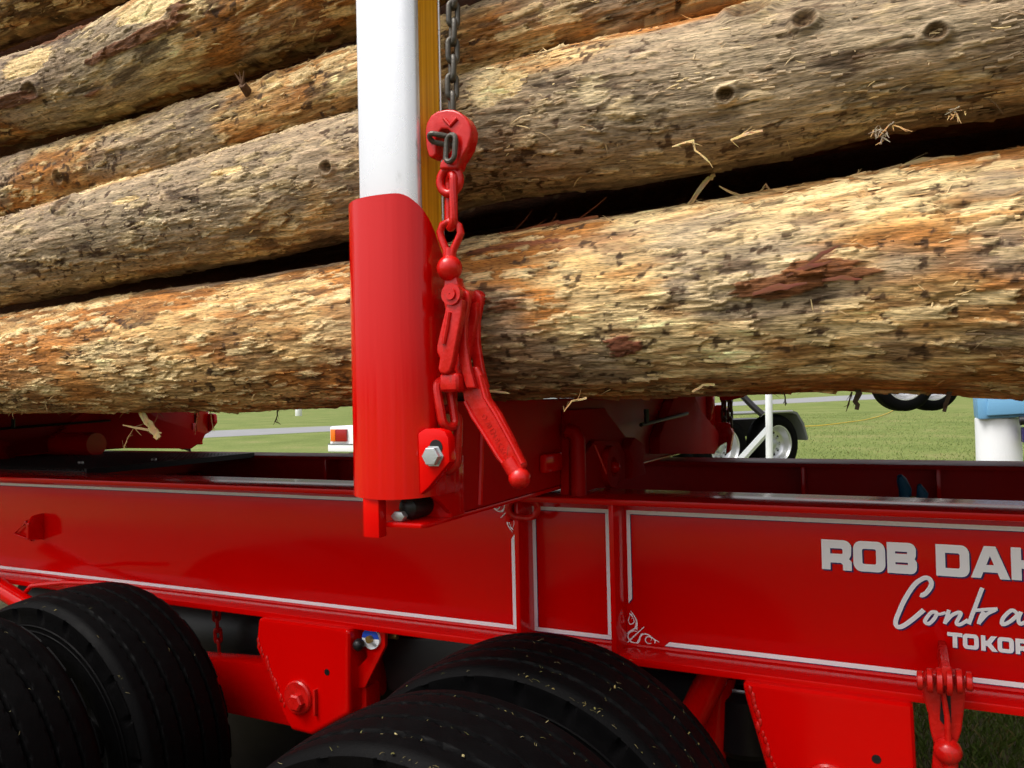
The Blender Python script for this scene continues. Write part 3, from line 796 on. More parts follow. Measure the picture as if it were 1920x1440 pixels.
# pinstripes: printed film, white with a navy edge below and to the right
def stripe(poly, n_off=(.0018, -.0018)):
    a = MB().prism([(x + n_off[0], z + n_off[1]) for x, z in poly], 'y', WEB - .0006, WEB - .0001)
    b = MB().prism(poly, 'y', WEB - .0014, WEB - .0008)
    o_ = obj('pinstripe', b, m_white, near)
    obj('pinstripe_edge', a, m_navy, near)
def hstripe(x0, x1, z0, z1, cut0=0, cut1=0):
    stripe([(x0, z0), (x1, z0), (x1 - cut1, z1), (x0 + cut0, z1)])
hstripe(-6.0, -.945, -.277, -.268)
hstripe(-6.0, -.893, -.5855, -.5755)
stripe([(-.902, -.5750), (-.893, -.5750), (-.893, -.345), (-.902, -.357)])
hstripe(-.842, -.639, -.280, -.271)
hstripe(-.842, -.639, -.5835, -.5735)
stripe([(-.842, -.573), (-.833, -.573), (-.833, -.2805), (-.842, -.2805)])
stripe([(-.648, -.573), (-.639, -.573), (-.639, -.2805), (-.648, -.2805)])
hstripe(-.595, 3.2, -.280, -.271)
stripe([(-.595, -.492), (-.586, -.480), (-.586, -.2805), (-.595, -.2805)])
stripe([(-.510, -.5835), (3.2, -.5835), (3.2, -.5735), (-.498, -.5735)])

# scroll ornaments
def stroke_set(name, strokes, lift, m, parent, off=(0, 0), hgt=.0006, n=8):
    mb = MB()
    for q, (pth, w) in enumerate(strokes):
        # smooth the drawn points
        P_ = [Vector((p[0], 0, p[1])) for p in pth]
        out, ws = [], []
        for i in range(len(P_) - 1):
            p0, p1, p2, p3 = P_[max(i - 1, 0)], P_[i], P_[i + 1], P_[min(i + 2, len(P_) - 1)]
            for k in range(5):
                t = k / 5
                out.append(.5 * ((2 * p1) + (p2 - p0) * t + (2 * p0 - 5 * p1 + 4 * p2 - p3) * t * t + (3 * p1 - p0 - 3 * p2 + p3) * t ** 3))
        out.append(P_[-1])
        m_ = len(out)
        if isinstance(w, tuple): ws = [w[0] + (w[1] - w[0]) * (1 - abs(2 * i / (m_ - 1) - 1)) for i in range(m_)]
        else: ws = [w] * m_
        mb.tube([(p.x + off[0], WEB - lift - q * .00012, p.z + off[1]) for p in out], ws, n, flat=((0, -1, 0), hgt))
    return obj(name, mb, m, parent, angle=50)
SCR = [([(-0.5756, -0.5569), (-0.5862, -0.5571), (-0.5972, -0.5651), (-0.5975, -0.5755), (-0.5904, -0.5832), (-0.5782, -0.5853), (-0.5707, -0.5759), (-0.5689, -0.5688), (-0.5598, -0.5611), (-0.5476, -0.5623), (-0.5373, -0.5688), (-0.5223, -0.5765)], (.0008, .0026)),
       ([(-0.6012, -0.5658), (-0.5935, -0.5580), (-0.5825, -0.5517), (-0.5771, -0.5442), (-0.5768, -0.5323), (-0.5817, -0.5209), (-0.5911, -0.5092)], (.0006, .0026)),
       ([(-0.5925, -0.5213), (-0.5964, -0.5343), (-0.5912, -0.5414), (-0.5830, -0.5364), (-0.5837, -0.5279), (-0.5882, -0.5274)], (.0006, .0014)),
       ([(-0.5410, -0.5805), (-0.5500, -0.5821), (-0.5558, -0.5759), (-0.5530, -0.5679), (-0.5445, -0.5661), (-0.5401, -0.5708), (-0.5428, -0.5744)], (.0006, .0014)),
       ([(-0.5577, -0.5439), (-0.5912, -0.5764), (-0.6011, -0.5870)], (.0008, .0018)),
       ([(-0.5939, -0.5151), (-0.5888, -0.5197), (-0.5837, -0.5248)], (.0004, .0024)),
       ([(-0.5333, -0.5802), (-0.5324, -0.5726), (-0.5381, -0.5683)], (.0004, .0020)),
       ([(-0.5746, -0.5541), (-0.5764, -0.5474), (-0.5737, -0.5427)], (.0004, .0016)),
       ([(-0.5688, -0.5679), (-0.5650, -0.5619), (-0.5591, -0.5594)], (.0004, .0016))]
stroke_set('scroll_ornament', SCR, .0014, m_white, near)
cx_, cz_ = -.601, -.587
SCR2 = [([(-.888 - (x - cx_), -.262 - (z - cz_)) for x, z in p], w) for p, w in SCR]
stroke_set('scroll_ornament', SCR2, .0014, m_white, near)

# lettering
def arc(cx, cy, r, a0, a1, n=5):
    return [(cx + r * math.cos(R(a0 + (a1 - a0) * i / n)), cy + r * math.sin(R(a0 + (a1 - a0) * i / n))) for i in range(n + 1)]
def rr(x0, y0, x1, y1, bl, br, tr_, tl):
    out = []
    for (cx, cy, r, a) in ((x0 + bl, y0 + bl, bl, 180), (x1 - br, y0 + br, br, 270), (x1 - tr_, y1 - tr_, tr_, 0), (x0 + tl, y1 - tl, tl, 90)):
        out += arc(cx, cy, r, a, a + 90) if r > 1e-6 else [(cx, cy)]
    return out
GL = {
 'R': (.96, [[(0, 0), (.28, 0), (.28, .24), (.62, .24), (.68, .18), (.68, 0), (.96, 0), (.96, .30), (.88, .38)] + arc(.82, .54, .13, -40, 10, 3) + arc(.72, .76, .24, 0, 90) + [(0, 1)], rr(.28, .54, .68, .72, 0, .05, .05, 0)]),
 'O': (1.06, [rr(0, 0, 1.06, 1, .26, .26, .26, .26), rr(.30, .25, .76, .75, .06, .06, .06, .06)]),
 'B': (1.0, [[(0, 0)] + arc(.78, .22, .22, -90, 0) + [(1.0, .38), (.93, .49), (.97, .58)] + arc(.75, .77, .23, 0, 90) + [(0, 1)], rr(.28, .29, .70, .36, 0, 0, 0, 0), rr(.28, .64, .68, .71, 0, 0, 0, 0)]),
 'D': (1.06, [rr(0, 0, 1.06, 1, 0, .26, .26, 0), rr(.30, .26, .76, .74, 0, .07, .07, 0)]),
 'A': (1.22, [[(0, 0), (.31, 0), (.39, .19), (.83, .19), (.91, 0), (1.22, 0), (.79, 1), (.43, 1)], [(.49, .42), (.73, .42), (.61, .70)]]),
 'H': (1.06, [[(0, 0), (.30, 0), (.30, .36), (.76, .36), (.76, 0), (1.06, 0), (1.06, 1), (.76, 1), (.76, .62), (.30, .62), (.30, 1), (0, 1)]]),
 'T': (.98, [[(.34, 0), (.64, 0), (.64, .75), (.98, .75), (.98, 1), (0, 1), (0, .75), (.34, .75)]]),
 'K': (1.08, [[(0, 0), (.29, 0), (.29, .33), (.40, .33), (.70, 0), (1.08, 0), (.66, .51), (1.04, 1), (.67, 1), (.40, .67), (.29, .67), (.29, 1), (0, 1)]]),
}
def glyph(ch, x, z, w, h, m, name, y):
    gw, loops = GL[ch]
    cu = bpy.data.curves.new('letter', 'CURVE'); cu.dimensions = '2D'; cu.fill_mode = 'BOTH'; cu.extrude = .00035
    for lp in loops:
        sp = cu.splines.new('POLY'); sp.points.add(len(lp) - 1); sp.use_cyclic_u = True
        for i, p in enumerate(lp): sp.points[i].co = (p[0] / gw * w, p[1] * h, 0, 1)
    tmp = bpy.data.objects.new('letter', cu)
    me0 = bpy.data.meshes.new_from_object(tmp)
    v = [(x + q.co.x, y - q.co.z, z + q.co.y) for q in me0.vertices]
    f = [tuple(p.vertices) for p in me0.polygons]
    bpy.data.objects.remove(tmp); bpy.data.curves.remove(cu); bpy.data.meshes.remove(me0)
    mb = MB(); mb.v = v; mb.f = f
    return obj(name, mb, m, near)
for ch, x, w, z, hh in [('R', -.161, .059, -.379, .0635), ('O', -.0985, .061, -.3785, .0635), ('B', -.034, .055, -.3775, .0635), ('D', .0555, .059, -.3765, .0635), ('A', .1165, .067, -.3755, .0635), ('H', .1855, .060, -.375, .0635),
                         ('T', .0715, .0265, -.5185, .030), ('O', .0985, .0275, -.5185, .030), ('K', .130, .0285, -.5185, .030), ('O', .158, .0275, -.5185, .030), ('R', .188, .026, -.5185, .030)]:
    glyph(ch, x, z, w, hh, m_white, 'letter', WEB - .0016)
    s_ = .0030 if hh > .05 else .0020
    glyph(ch, x + s_, z - s_, w, hh, m_navy, 'letter_shadow', WEB - .0007)
SCRIPT = [([(0.0250, -0.4178), (0.0298, -0.4185), (0.0382, -0.4107), (0.0459, -0.3960), (0.0433, -0.3849), (0.0328, -0.3836), (0.0153, -0.3985), (-0.0027, -0.4284), (-0.0164, -0.4608), (-0.0219, -0.4784), (-0.0187, -0.4874), (-0.0087, -0.4852), (0.0089, -0.4704), (0.0309, -0.4481)], .0047),
          ([(0.0393, -0.4581), (0.0322, -0.4707), (0.0388, -0.4754), (0.0492, -0.4641), (0.0538, -0.4519), (0.0452, -0.4516), (0.0393, -0.4581)], .0037),
          ([(0.0500, -0.4538), (0.0595, -0.4540), (0.0701, -0.4498)], .0030),
          ([(0.0759, -0.4438), (0.0717, -0.4592), (0.0675, -0.4725)], .0037),
          ([(0.0690, -0.4691), (0.0808, -0.4541), (0.0932, -0.4470), (0.0963, -0.4504), (0.0884, -0.4682), (0.0943, -0.4713), (0.1091, -0.4603)], .0036),
          ([(0.1353, -0.3945), (0.1218, -0.4337), (0.1097, -0.4687)], .0040),
          ([(0.1198, -0.4407), (0.1419, -0.4365), (0.1601, -0.4338)], .0034),
          ([(0.1363, -0.4413), (0.1304, -0.4545), (0.1268, -0.4669)], .0037),
          ([(0.1288, -0.4630), (0.1416, -0.4460), (0.1564, -0.4362)], .0034),
          ([(0.1920, -0.4390), (0.1833, -0.4342), (0.1690, -0.4506), (0.1673, -0.4633), (0.1809, -0.4557), (0.1965, -0.4386)], .0037),
          ([(0.1988, -0.4353), (0.1944, -0.4502), (0.1967, -0.4592), (0.2057, -0.4542)], .0036)]
stroke_set('script_lettering', SCRIPT, .0016, m_white, near, hgt=.0005, n=10)
stroke_set('script_lettering_shadow', SCRIPT, .0006, m_navy, near, off=(.0028, -.0028), hgt=.0003, n=10)

# tie lug on the web, far left
lug = MB().tube([(a, WEB - .010, b) for a, b in [(-2.9147, -0.4490), (-2.8462, -0.4032), (-2.8170, -0.4667)]], .007, 8, closed=True)
obj('web_lug', lug, m_red, near, .004)
obj('web_lug', MB().prism([(1.772, -.40), (1.79, -.375), (WEB + .001, -.370), (WEB + .001, -.465), (1.772, -.455)], 'x', -2.775, -2.762), m_red, near, .004)
# tie ring under the bolster
rg_ = MB().link([(-0.8307, 1.7500, -0.2657)][0], (1, .5, -.15), (.25, -.1, 1), .012, .024, .0085)
obj('tie_ring', rg_, m_redcast, near)
obj('tie_ring_tab', MB().box(-.875, -.862, 1.742, 1.80, -.30, -.24), m_red, near, .003)

# walkway
wk = obj('walkway', MB().box(-5.6, -2.705, 1.952, 2.80, -.2345, -.2315).box(-2.712, -2.700, 1.952, 2.80, -.245, -.222), m_blackpaint, T)
me_ = MB()
step = .022
x = -4.4
while x < -2.72:
    me_.box(x, x + .007, 1.953, 2.798, -.2312, -.2262); x += step
y = 1.96
while y < 2.79:
    me_.box(-4.4, -2.713, y, y + .007, -.2311, -.2263); y += step
gr_ = obj('walkway_grating', me_, m_blackpaint, wk); gr_['kind'] = 'stuff'
for bx_, by_ in ((-3.05, 2.18), (-2.86, 2.38), (-3.4, 2.05)):
    obj('bolt', MB().lathe([(-.228, .011), (-.219, .011), (-.216, .008)], (bx_, by_, 0), 'z', 6), m_steel, wk)

# ------------------------------------------------------------------ bolsters with posts
def build_bolster(dx, full):
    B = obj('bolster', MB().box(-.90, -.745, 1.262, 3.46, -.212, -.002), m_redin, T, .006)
    obj('base_plate', MB().prism([(-.828, 1.168), (-.752, 1.172), (-.744, 1.19), (-.7465, 1.31), (-.7465, 3.52), (-.905, 3.52), (-.905, 1.31), (-.865, 1.262), (-.832, 1.21)], 'z', -.2215, -.2125), m_red, B, .003)
    for sgn in (0, 1):
        fy = (lambda y: y) if sgn == 0 else (lambda y: 4.74 - y)
        # post: rounded outer profile with an amber strip in the channel on its right-hand side
        prof = [(-.745, 1.262), (-.745, 1.258), (-.752, 1.257), (-.752, 1.187), (-.745, 1.186), (-.745, 1.180), (-.750, 1.171), (-.764, 1.163), (-.790, 1.1575), (-.818, 1.1565), (-.846, 1.159), (-.862, 1.164), (-.870, 1.174), (-.871, 1.186), (-.871, 1.262)]
        prof = [(a, fy(b)) for a, b in prof]
        top_ = 1.62
        obj('post', MB().prism(prof, 'z', -.16, top_), m_alu, B, .0012, angle=40)
        obj('amber_strip', MB().box(-.7505, -.7465, *sorted((fy(1.189), fy(1.2545))), -.16, top_), m_yellowstrip, B)
        # sleeve: bent plate wrapped round the foot of the post, its rim falling away toward the load
        out = []
        nn = 28
        for i in range(nn + 1):
            t = i / nn
            a = math.pi * t
            xx = -.819 - .086 * math.copysign(abs(math.cos(a)) ** .92, math.cos(a))
            yy = 1.205 - .062 * abs(math.sin(a)) ** .95
            out.append((xx, yy))
        out = [(out[0][0], 1.275)] + [(out[0][0], 1.24)] + out + [(out[-1][0], 1.225), (out[-1][0], 1.25), (out[-1][0], 1.275)]
        mb = MB(); th_ = .007
        cxm, cym = -.819, 1.23
        vout, vin = [], []
        m_ = len(out)
        for i, (xx, yy) in enumerate(out):
            s_ = max(0.0, (yy - 1.150)) / .125
            right_ = max(0.0, min(1.0, (xx + .80) / .05))
            zt = .361 - (.150 * right_ + .016) * s_ ** 1.25 - .006 * (1 - right_) * s_
            zb = -.166 - .004 * math.cos((xx + .819) / .086 * 1.5)
            dxn, dyn = cxm - xx, 1.26 - yy
            l_ = math.hypot(dxn, dyn) or 1
            if yy > 1.21: dxn, dyn, l_ = (1 if xx < cxm else -1), 0, 1
            ix, iy = xx + dxn / l_ * th_, yy + dyn / l_ * th_
            rows = [(zb + (zt - zb) * k / 6) for k in range(7)]
            vout.append([(xx, fy(yy), z_) for z_ in rows]); vin.append([(ix, fy(iy), z_ + (.002 if k == 6 else 0)) for k, z_ in enumerate(rows)])
        k0 = 0
        for col_ in vout: mb.v += col_
        for col_ in vin: mb.v += col_
        N = m_ * 7
        for i in range(m_ - 1):
            for k in range(6):
                a = i * 7 + k
                mb.f.append((a, a + 7, a + 8, a + 1)); mb.f.append((N + a, N + a + 1, N + a + 8, N + a + 7))
            a = i * 7 + 6; mb.f.append((a, a + 7, N + a + 7, N + a))
            a = i * 7; mb.f.append((a, N + a, N + a + 7, a + 7))
        for i in (0, m_ - 1):
            for k in range(6):
                a = i * 7 + k; mb.f.append((a, a + 1, N + a + 1, N + a))
        obj('sleeve', mb, m_sleeve, B, angle=50)
        if not full: continue
        obj('tongue', MB().box(-.857, -.823, *sorted((fy(1.148), fy(1.172))), -.238, -.155), m_red, B, .003)
        obj('end_plate', MB().box(-.888, -.737, *sorted((fy(1.262), fy(1.250))), -.213, -.16), m_red, B, .002)
        pin_ = MB().lathe([(fy(1.250), .022), (fy(1.205), .022), (fy(1.196), .018), (fy(1.190), .008)], (-.795, 0, -.190), 'y', 20)
        obj('roller_pin', pin_, m_blackpaint, B)
        obj('pin_head', MB().prism([(-.803 + .016 * math.cos(a) * (1 if k % 2 else .9), -.203 + .010 * math.sin(a)) for k, a in enumerate(np.linspace(0, 2 * math.pi, 6, endpoint=False))], 'y', *sorted((fy(1.176), fy(1.190)))), m_steel, B, .003)
        obj('foot_cheek', MB().prism([(fy(a), b) for a, b in [(1.192, -.10), (1.30, -.10), (1.30, -.213), (1.262, -.213), (1.240, -.198), (1.215, -.180), (1.192, -.168)]], 'x', -.7475, -.7365), m_sleeve, B, .003)
        # lug plate with slot and hex bolt
        lp = [(-0.7472, -0.0552), (-0.7319, -0.0470), (-0.7084, -0.0471), (-0.6938, -0.0517), (-0.6867, -0.0625), (-0.6846, -0.1039), (-0.7279, -0.1483), (-0.7454, -0.1616)]
        obj('lug_plate', MB().prism(lp, 'y', *sorted((fy(1.160), fy(1.184)))), m_red, B, .004)
        sc_ = [(-0.7104, -0.0786), (-0.7150, -0.0940)]
        sl = MB().lathe([(fy(1.1597), .0125), (fy(1.1585), .0125)], (sc_[0][0], 0, sc_[0][1]), 'y', 20)
        obj('bolt_slot', sl, m_blackpaint, B)
        bo = MB().lathe([(fy(1.160), .0195), (fy(1.1575), .0195), (fy(1.1575), .0165), (fy(1.147), .0165), (fy(1.1455), .0150), (fy(1.1452), .010)], (sc_[1][0], 0, sc_[1][1]), 'y', 6)
        obj('hex_bolt', bo, m_steel, B)
    # clamp and gussets on the right-hand face
    gus = [(1.80, -.030), (2.06, -.030), (2.08, -.045), (2.36, -.178), (2.37, -.2345), (1.78, -.2345)]
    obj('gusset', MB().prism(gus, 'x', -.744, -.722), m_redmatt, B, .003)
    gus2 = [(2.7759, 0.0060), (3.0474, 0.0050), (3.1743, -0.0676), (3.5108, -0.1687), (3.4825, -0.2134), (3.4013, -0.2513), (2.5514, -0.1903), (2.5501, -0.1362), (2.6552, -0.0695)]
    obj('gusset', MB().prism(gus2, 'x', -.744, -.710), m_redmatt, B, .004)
    bar = MB().tube([(-.70, 1.79, -.235), (-.70, 1.79, -.10), (-.705, 1.79, -.086), (-.725, 1.79, -.080)], .019, 16)
    obj('clamp_bar', bar, m_redin, B, angle=50)
    obj('clamp_plate', MB().prism([(1.83, -.2348), (2.17, -.2348), (2.17, -.16), (2.12, -.125), (1.93, -.11), (1.83, -.15)], 'x', -.7215, -.705), m_redmatt, B, .004)
    boss = MB().lathe([(-.7055, .056), (-.690, .056), (-.688, .054), (-.688, .026), (-.697, .025), (-.697, .001)], (0, 2.02, -.186), 'x', 36, False)
    obj('clamp_boss', boss, m_redmatt, B, angle=40)
    obj('clamp_pin', MB().ball((-.690, 2.03, -.188), .016, 14), m_red, B)
    obj('pin_key', MB().tube([(-0.6652, 1.8143, -0.1150), (-0.6418, 1.8272, -0.1851)], .0030, 8), m_redcast, B)
    obj('clamp_bracket', MB().prism([(2.18, -.2348), (2.33, -.2348), (2.30, -.19), (2.33, -.15), (2.22, -.118), (2.16, -.15), (2.20, -.19)], 'x', -.7215, -.690), m_redmatt, B, .006)
    obj('face_stub', MB().box(-.7445, -.725, 1.66, 1.76, -.172, -.128), m_red, B, .008)
    obj('weld_rib', MB().tube([(-.7440, 1.372, -.205), (-.7440, 1.392, -.03)], .006, 8), m_red, B)
    obj('air_pipe', MB().tube([(-.69, 2.28, -.085), (-.685, 2.72, -.070), (-.69, 2.85, -.066)], .006, 8).tube([(-.69, 2.34, -.082), (-.69, 2.34, -.04)], .008, 8), m_blackpaint, B)
    return B
B1 = build_bolster(0, True)

def copy_tree(o, parent, off):
    c = o.copy(); scene.collection.objects.link(c); c.parent = parent
    ORIG[c] = ORIG[o] + off
    for ch in list(o.children):
        copy_tree(ch, c, off)
    return c
for offx in (-3.06,):
    b2 = copy_tree(B1, T, Vector((offx, 0, 0)))
    b2.location = B1.location + Vector((offx, 0, 0))
# spring rolls that carry the rear bolster
obj('spring_roll', MB().lathe([(-4.10, .03), (-4.10, .055), (-4.06, .058), (-3.55, .058), (-3.52, .055), (-3.52, .03)], (0, 2.60, -.175), 'x', 24), m_red, T)
obj('spring_roll', MB().lathe([(-4.6, .03), (-4.6, .055), (-4.56, .058), (-4.25, .058), (-4.22, .055), (-4.22, .03)], (0, 2.60, -.21), 'x', 24), m_red, T)
# blue air fittings tucked between the rails
bl = MB().tube([(0.005, 2.60, -.33), (.005, 2.60, -.29), (-.003, 2.58, -.262), (-.008, 2.57, -.248)], [.016, .018, .014, .007], 12)
bl.tube([(.045, 2.60, -.34), (.05, 2.60, -.30), (.042, 2.59, -.275)], [.015, .016, .006], 12)
obj('air_coupling', bl, m_bluecloth, T)
obj('air_coupling_ring', MB().lathe([(0.018, .006), (.034, .006)], (0, 2.585, -.313), 'x', 10), m_brass, T)

# ------------------------------------------------------------------ wheels
TR, TW, SEG = .43, .136, 432
def tyre_mesh():
    prof = []           # (y, r, tag): across the tread, then the two sidewalls
    gro = (-.083, -.030, .030, .083)
    ysn = np.linspace(-TW, TW, 121)
    th = np.arange(SEG) * 2 * np.pi / SEG
    rows = []
    side = [(.134, .372), (.140, .340), (.138, .305), (.126, .272), (.112, .258)]
    sh = [(.139, .410), (.1385, .402), (.1365, .394)]
    for y_, r_ in reversed(side): rows.append((-y_, np.full(SEG, r_), 0))
    for y_, r_ in reversed(sh): rows.append((-y_, np.full(SEG, r_), 1))
    for y_ in ysn:
        rr_ = TR - .010 * (y_ / TW) ** 2 - .012 * max(0, (abs(y_) - .112) / .024) ** 2
        r_ = np.full(SEG, rr_)
        for gc in gro:
            zig = .0006 * np.sign(np.sin(th * 54))
            d_ = np.abs(y_ - gc - zig)
            r_ -= .012 * (1 - np.clip((d_ - .0028) / .0018, 0, 1))
            sip = ((np.arange(SEG) % 6) == 0) & (d_ > .0035) & (d_ < .0085)
            r_ -= .003 * sip
        if .098 < abs(y_) < .128:
            pass
        rows.append((y_, r_, 2))
    for y_, r_ in sh: rows.append((y_, np.full(SEG, r_), 1))
    for y_, r_ in side: rows.append((y_, np.full(SEG, r_), 0))
    P = np.zeros((len(rows), SEG, 3))
    notch = (np.arange(SEG) % 18) < 3
    for i, (y_, r_, k) in enumerate(rows):
        yy = np.full(SEG, y_)
        if k == 1: yy = yy - np.sign(y_) * .007 * notch
        P[i] = np.c_[r_ * np.cos(th), yy, r_ * np.sin(th)]
    n = len(rows)
    idx = np.arange(n * SEG).reshape(n, SEG)
    a, b = idx[:-1], idx[1:]
    F = np.stack([a, b, np.roll(b, -1, 1), np.roll(a, -1, 1)], -1).reshape(-1, 4)
    me = bpy.data.meshes.new('tyre'); me.from_pydata(P.reshape(-1, 3).tolist(), [], F.tolist())
    me.polygons.foreach_set('use_smooth', [True] * len(F)); me.set_sharp_from_angle(angle=R(40)); me.update()
    me.materials.append(m_rubber)
    return me
TY = tyre_mesh()
rim_b = MB().lathe([(-.118, .262), (-.10, .240), (-.02, .225), (.0, .12), (.02, .10), (.02, .001)], (0, 0, 0), 'y', 40, False)
RIM = mesh_from('rim', rim_b.v, rim_b.f, 0, 40)
bead_b = MB().lathe([(-.1395, .3655), (-.1425, .3635), (-.1395, .3610)], (0, 0, 0), 'y', 96, False).lathe([(-.1415, .352), (-.1435, .3505), (-.1415, .349)], (0, 0, 0), 'y', 96, False)
BEAD = mesh_from('sidewall_ring', bead_b.v, bead_b.f, 0, 60)
m_straw = attr_mat('dry_clippings', .8, False)
def clippings(parent, n, seed, a0, a1, bias):
    rg = random.Random(seed); S = []
    for _ in range(n):
        a = R(rg.uniform(a0, a1)) if rg.random() > .75 else R(rg.choice(bias) + rg.gauss(0, 3.5))
        y_ = rg.choice([-.129, -.131, -.127, -.083, -.03, .03, .083, rg.uniform(-.12, .12)])
        r_ = TR - .010 * (y_ / TW) ** 2 - .012 * max(0, (abs(y_) - .112) / .024) ** 2 - (.006 if abs(y_) in (.083, .03) else 0) + .001
        p = Vector((r_ * math.cos(a), y_ + rg.gauss(0, .003), r_ * math.sin(a)))
        up = Vector((math.cos(a), 0, math.sin(a)))
        d = Vector((rg.gauss(0, 1), rg.gauss(0, 1), rg.gauss(0, 1))); d = (d - up * d.dot(up)).normalized()
        L_ = rg.uniform(.004, .014); w = rg.uniform(.00025, .0005)
        if rg.random() < .12: L_, w = .005, .002
        S.append(([p, p + d * L_ * .5 + up * .002, p + d * L_ + up * rg.uniform(0, .005)], [w, w, w * .4], rg.choice([(.26, .20, .07), (.20, .16, .05), (.34, .28, .13), (.12, .11, .03)]), up))
    me = strip_mesh(S, 'grass_clippings')
    o = link_obj('grass_clippings', me, m_straw, parent); o['kind'] = 'stuff'
AX = ((-.69, -.93), (-2.06, -.93))
first = None
wi = 0
for (ax, az) in AX:
    for yc, near_ in ((1.100, True), (1.470, True), (3.27, False), (3.64, False)):
        w_ = link_obj('wheel', TY, m_rubber, T, (ax, yc, az))
        w_.rotation_euler = (0, R(7 * wi), 0); wi += 1
        link_obj('rim', RIM, m_rim, w_); link_obj('sidewall_ring', BEAD, m_rubber, w_)
        if near_:
            rot = -w_.rotation_euler.y
            k = math.degrees(w_.rotation_euler.y)
            front_ = ax > -1
            # angles measured in the wheel's own frame
            cl = 120 if front_ else 30
            clippings(w_, cl, wi, 20 + k, 150 + k, [78 + k, 66 + k, 58 + k, 86 + k, 42 + k] if front_ else [40 + k, 75 + k, 95 + k])
            if not front_ and yc > 1.3:
                obj('teal_line', MB().tube([(.4175 * math.cos(t), -.1215, .4175 * math.sin(t)) for t in np.linspace(0, 2 * math.pi, 160, endpoint=False)], .0007, 6, closed=True), m_teal, w_, loc=None, local=True)
    obj('axle', MB().lathe([(1.0, .06), (3.75, .06)], (ax, 0, az), 'y', 20), m_blackpaint, T)

for ty_, tz_, tx0, tx1 in ((2.15, -.80, -3.2, -.2), (2.58, -.80, -3.4, -.5), (2.36, -1.02, -2.9, -.3)):
    obj('shade_tank', MB().lathe([(tx0, .02), (tx0 + .01, .14), (tx0 + .06, .21), (tx1 - .06, .21), (tx1 - .01, .14), (tx1, .02)], (0, ty_, tz_), 'x', 28), m_blackpaint, T)  # unseen tanks added to keep the space under the trailer dark
obj('shade_plate', MB().box(-3.5, -.45, 1.96, 2.78, -.625, -.619), m_blackpaint, T)  # plate added to block light reaching the underside
# ------------------------------------------------------------------ suspension hangers
def hanger(poly, y0, y1, pin, hole, x_side):
    Hh = obj('hanger', MB().prism(poly, 'y', y0, y1), m_red, T, .014, seg=3)
    ps = MB().lathe([(y0, .046), (y0 - .008, .046), (y0 - .012, .042), (y0 - .012, .001)], (pin[0], 0, pin[1]), 'y', 32, False)
    obj('pin_washer', ps, m_redcast, Hh)
    obj('pin_bolt', MB().lathe([(y0 - .012, .024), (y0 - .026, .024), (y0 - .030, .019), (y0 - .030, .001)], (pin[0] + .006, 0, pin[1] - .008), 'y', 6, False), m_redcast, Hh)
    obj('washer_keeper', MB().box(pin[0] + .056, pin[0] + .064, y0 - .012, y0 + .002, pin[1] - .04, pin[1] + .03), m_redcast, Hh, .002)
    obj('bolt_hole', MB().lathe([(y0 - .0012, .0085), (y0 - .0004, .0085)], (hole[0], 0, hole[1]), 'y', 16), m_blackpaint, Hh)
    bead = MB()
    (x0, z0), (x1, z1) = poly[1], poly[2]
    for i in range(18):
        t = i / 18 + rnd.uniform(-.01, .01)
        bead.ball((x0 + (x1 - x0) * t + .012 + rnd.gauss(0, .002), y0 - .001, z0 + (z1 - z0) * t + .02), rnd.uniform(.002, .006), 8, (1, .5, 2.2))
    obj('weld_bead', bead, m_redcast, Hh)
    return Hh
HL = hanger([(-1.657, -.605), (-1.668, -.690), (-1.570, -.866), (-1.543, -.905), (-1.47, -.907), (-1.34, -.830), (-1.335, -.605)], 1.72, 1.90, (-1.510, -.806), (-1.412, -.726), -1.3)
HR = hanger([(-.317, -.605), (-.310, -.64), (-.250, -.86), (-.215, -.92), (-.06, -.93), (.01, -.85), (.006, -.605)], 1.72, 1.90, (-.150, -.79), (-.062, -.721), 0)
obj('equaliser_beam', MB().prism([(p[0], p[1]) for p in [(-2.0764, -0.7901), (-1.5805, -0.7577), (-1.5844, -0.9353), (-2.0793, -0.9342)]], 'y', 1.80, 1.88), m_red, T, .01)
obj('equaliser_beam', MB().prism([(-1.33, -.66), (-1.0, -.62), (-.9, -.72), (-.9, -.84), (-1.3, -.80)], 'y', 1.84, 1.90), m_blackpaint, T, .01)
obj('shade_panel', MB().box(-2.2, -.95, 2.02, 2.06, -1.27, -.62), m_blackpaint, T, .01)  # added black panel, hides the lit ground between the wheels
# valve bracket with blue and white dial
br = MB().prism([(p[0], p[1]) for p in [(-1.3247, -0.5985), (-1.2481, -0.5934), (-1.2494, -0.6500), (-1.3181, -0.7693), (-1.3878, -0.7818), (-1.3874, -0.7644), (-1.3091, -0.6854)]], 'y', 1.76, 1.775)
VB = obj('valve_bracket', br, m_red, T, .004)
obj('valve_bracket_box', MB().box(-1.385, -1.325, 1.775, 1.84, -.88, -.775), m_red, VB, .004)
vc = [(-1.2902, -0.6320)][0]
obj('valve_dial', MB().lathe([(1.760, .028), (1.752, .028)], (vc[0], 0, vc[1]), 'y', 28), m_white, VB)
obj('valve_dial_face', MB().prism([(vc[0] + .0275 * math.cos(a), vc[1] + .0275 * math.sin(a)) for a in np.linspace(R(2), R(178), 20)], 'y', 1.7512, 1.7519), mat('blue_dial_print', (.01, .06, .42), .4), VB)
obj('valve_hub', MB().lathe([(1.7515, .010), (1.742, .010)], (vc[0], 0, vc[1]), 'y', 14), m_brass, VB)
obj('valve_knob', MB().ball((vc[0] - .026, 1.735, vc[1] - .014), .0165, 16), m_blackpaint, VB)
obj('valve_screw', MB().lathe([(1.7505, .0045), (1.747, .0045)], (vc[0] + .014, 0, vc[1] - .013), 'y', 10), m_steel, VB)
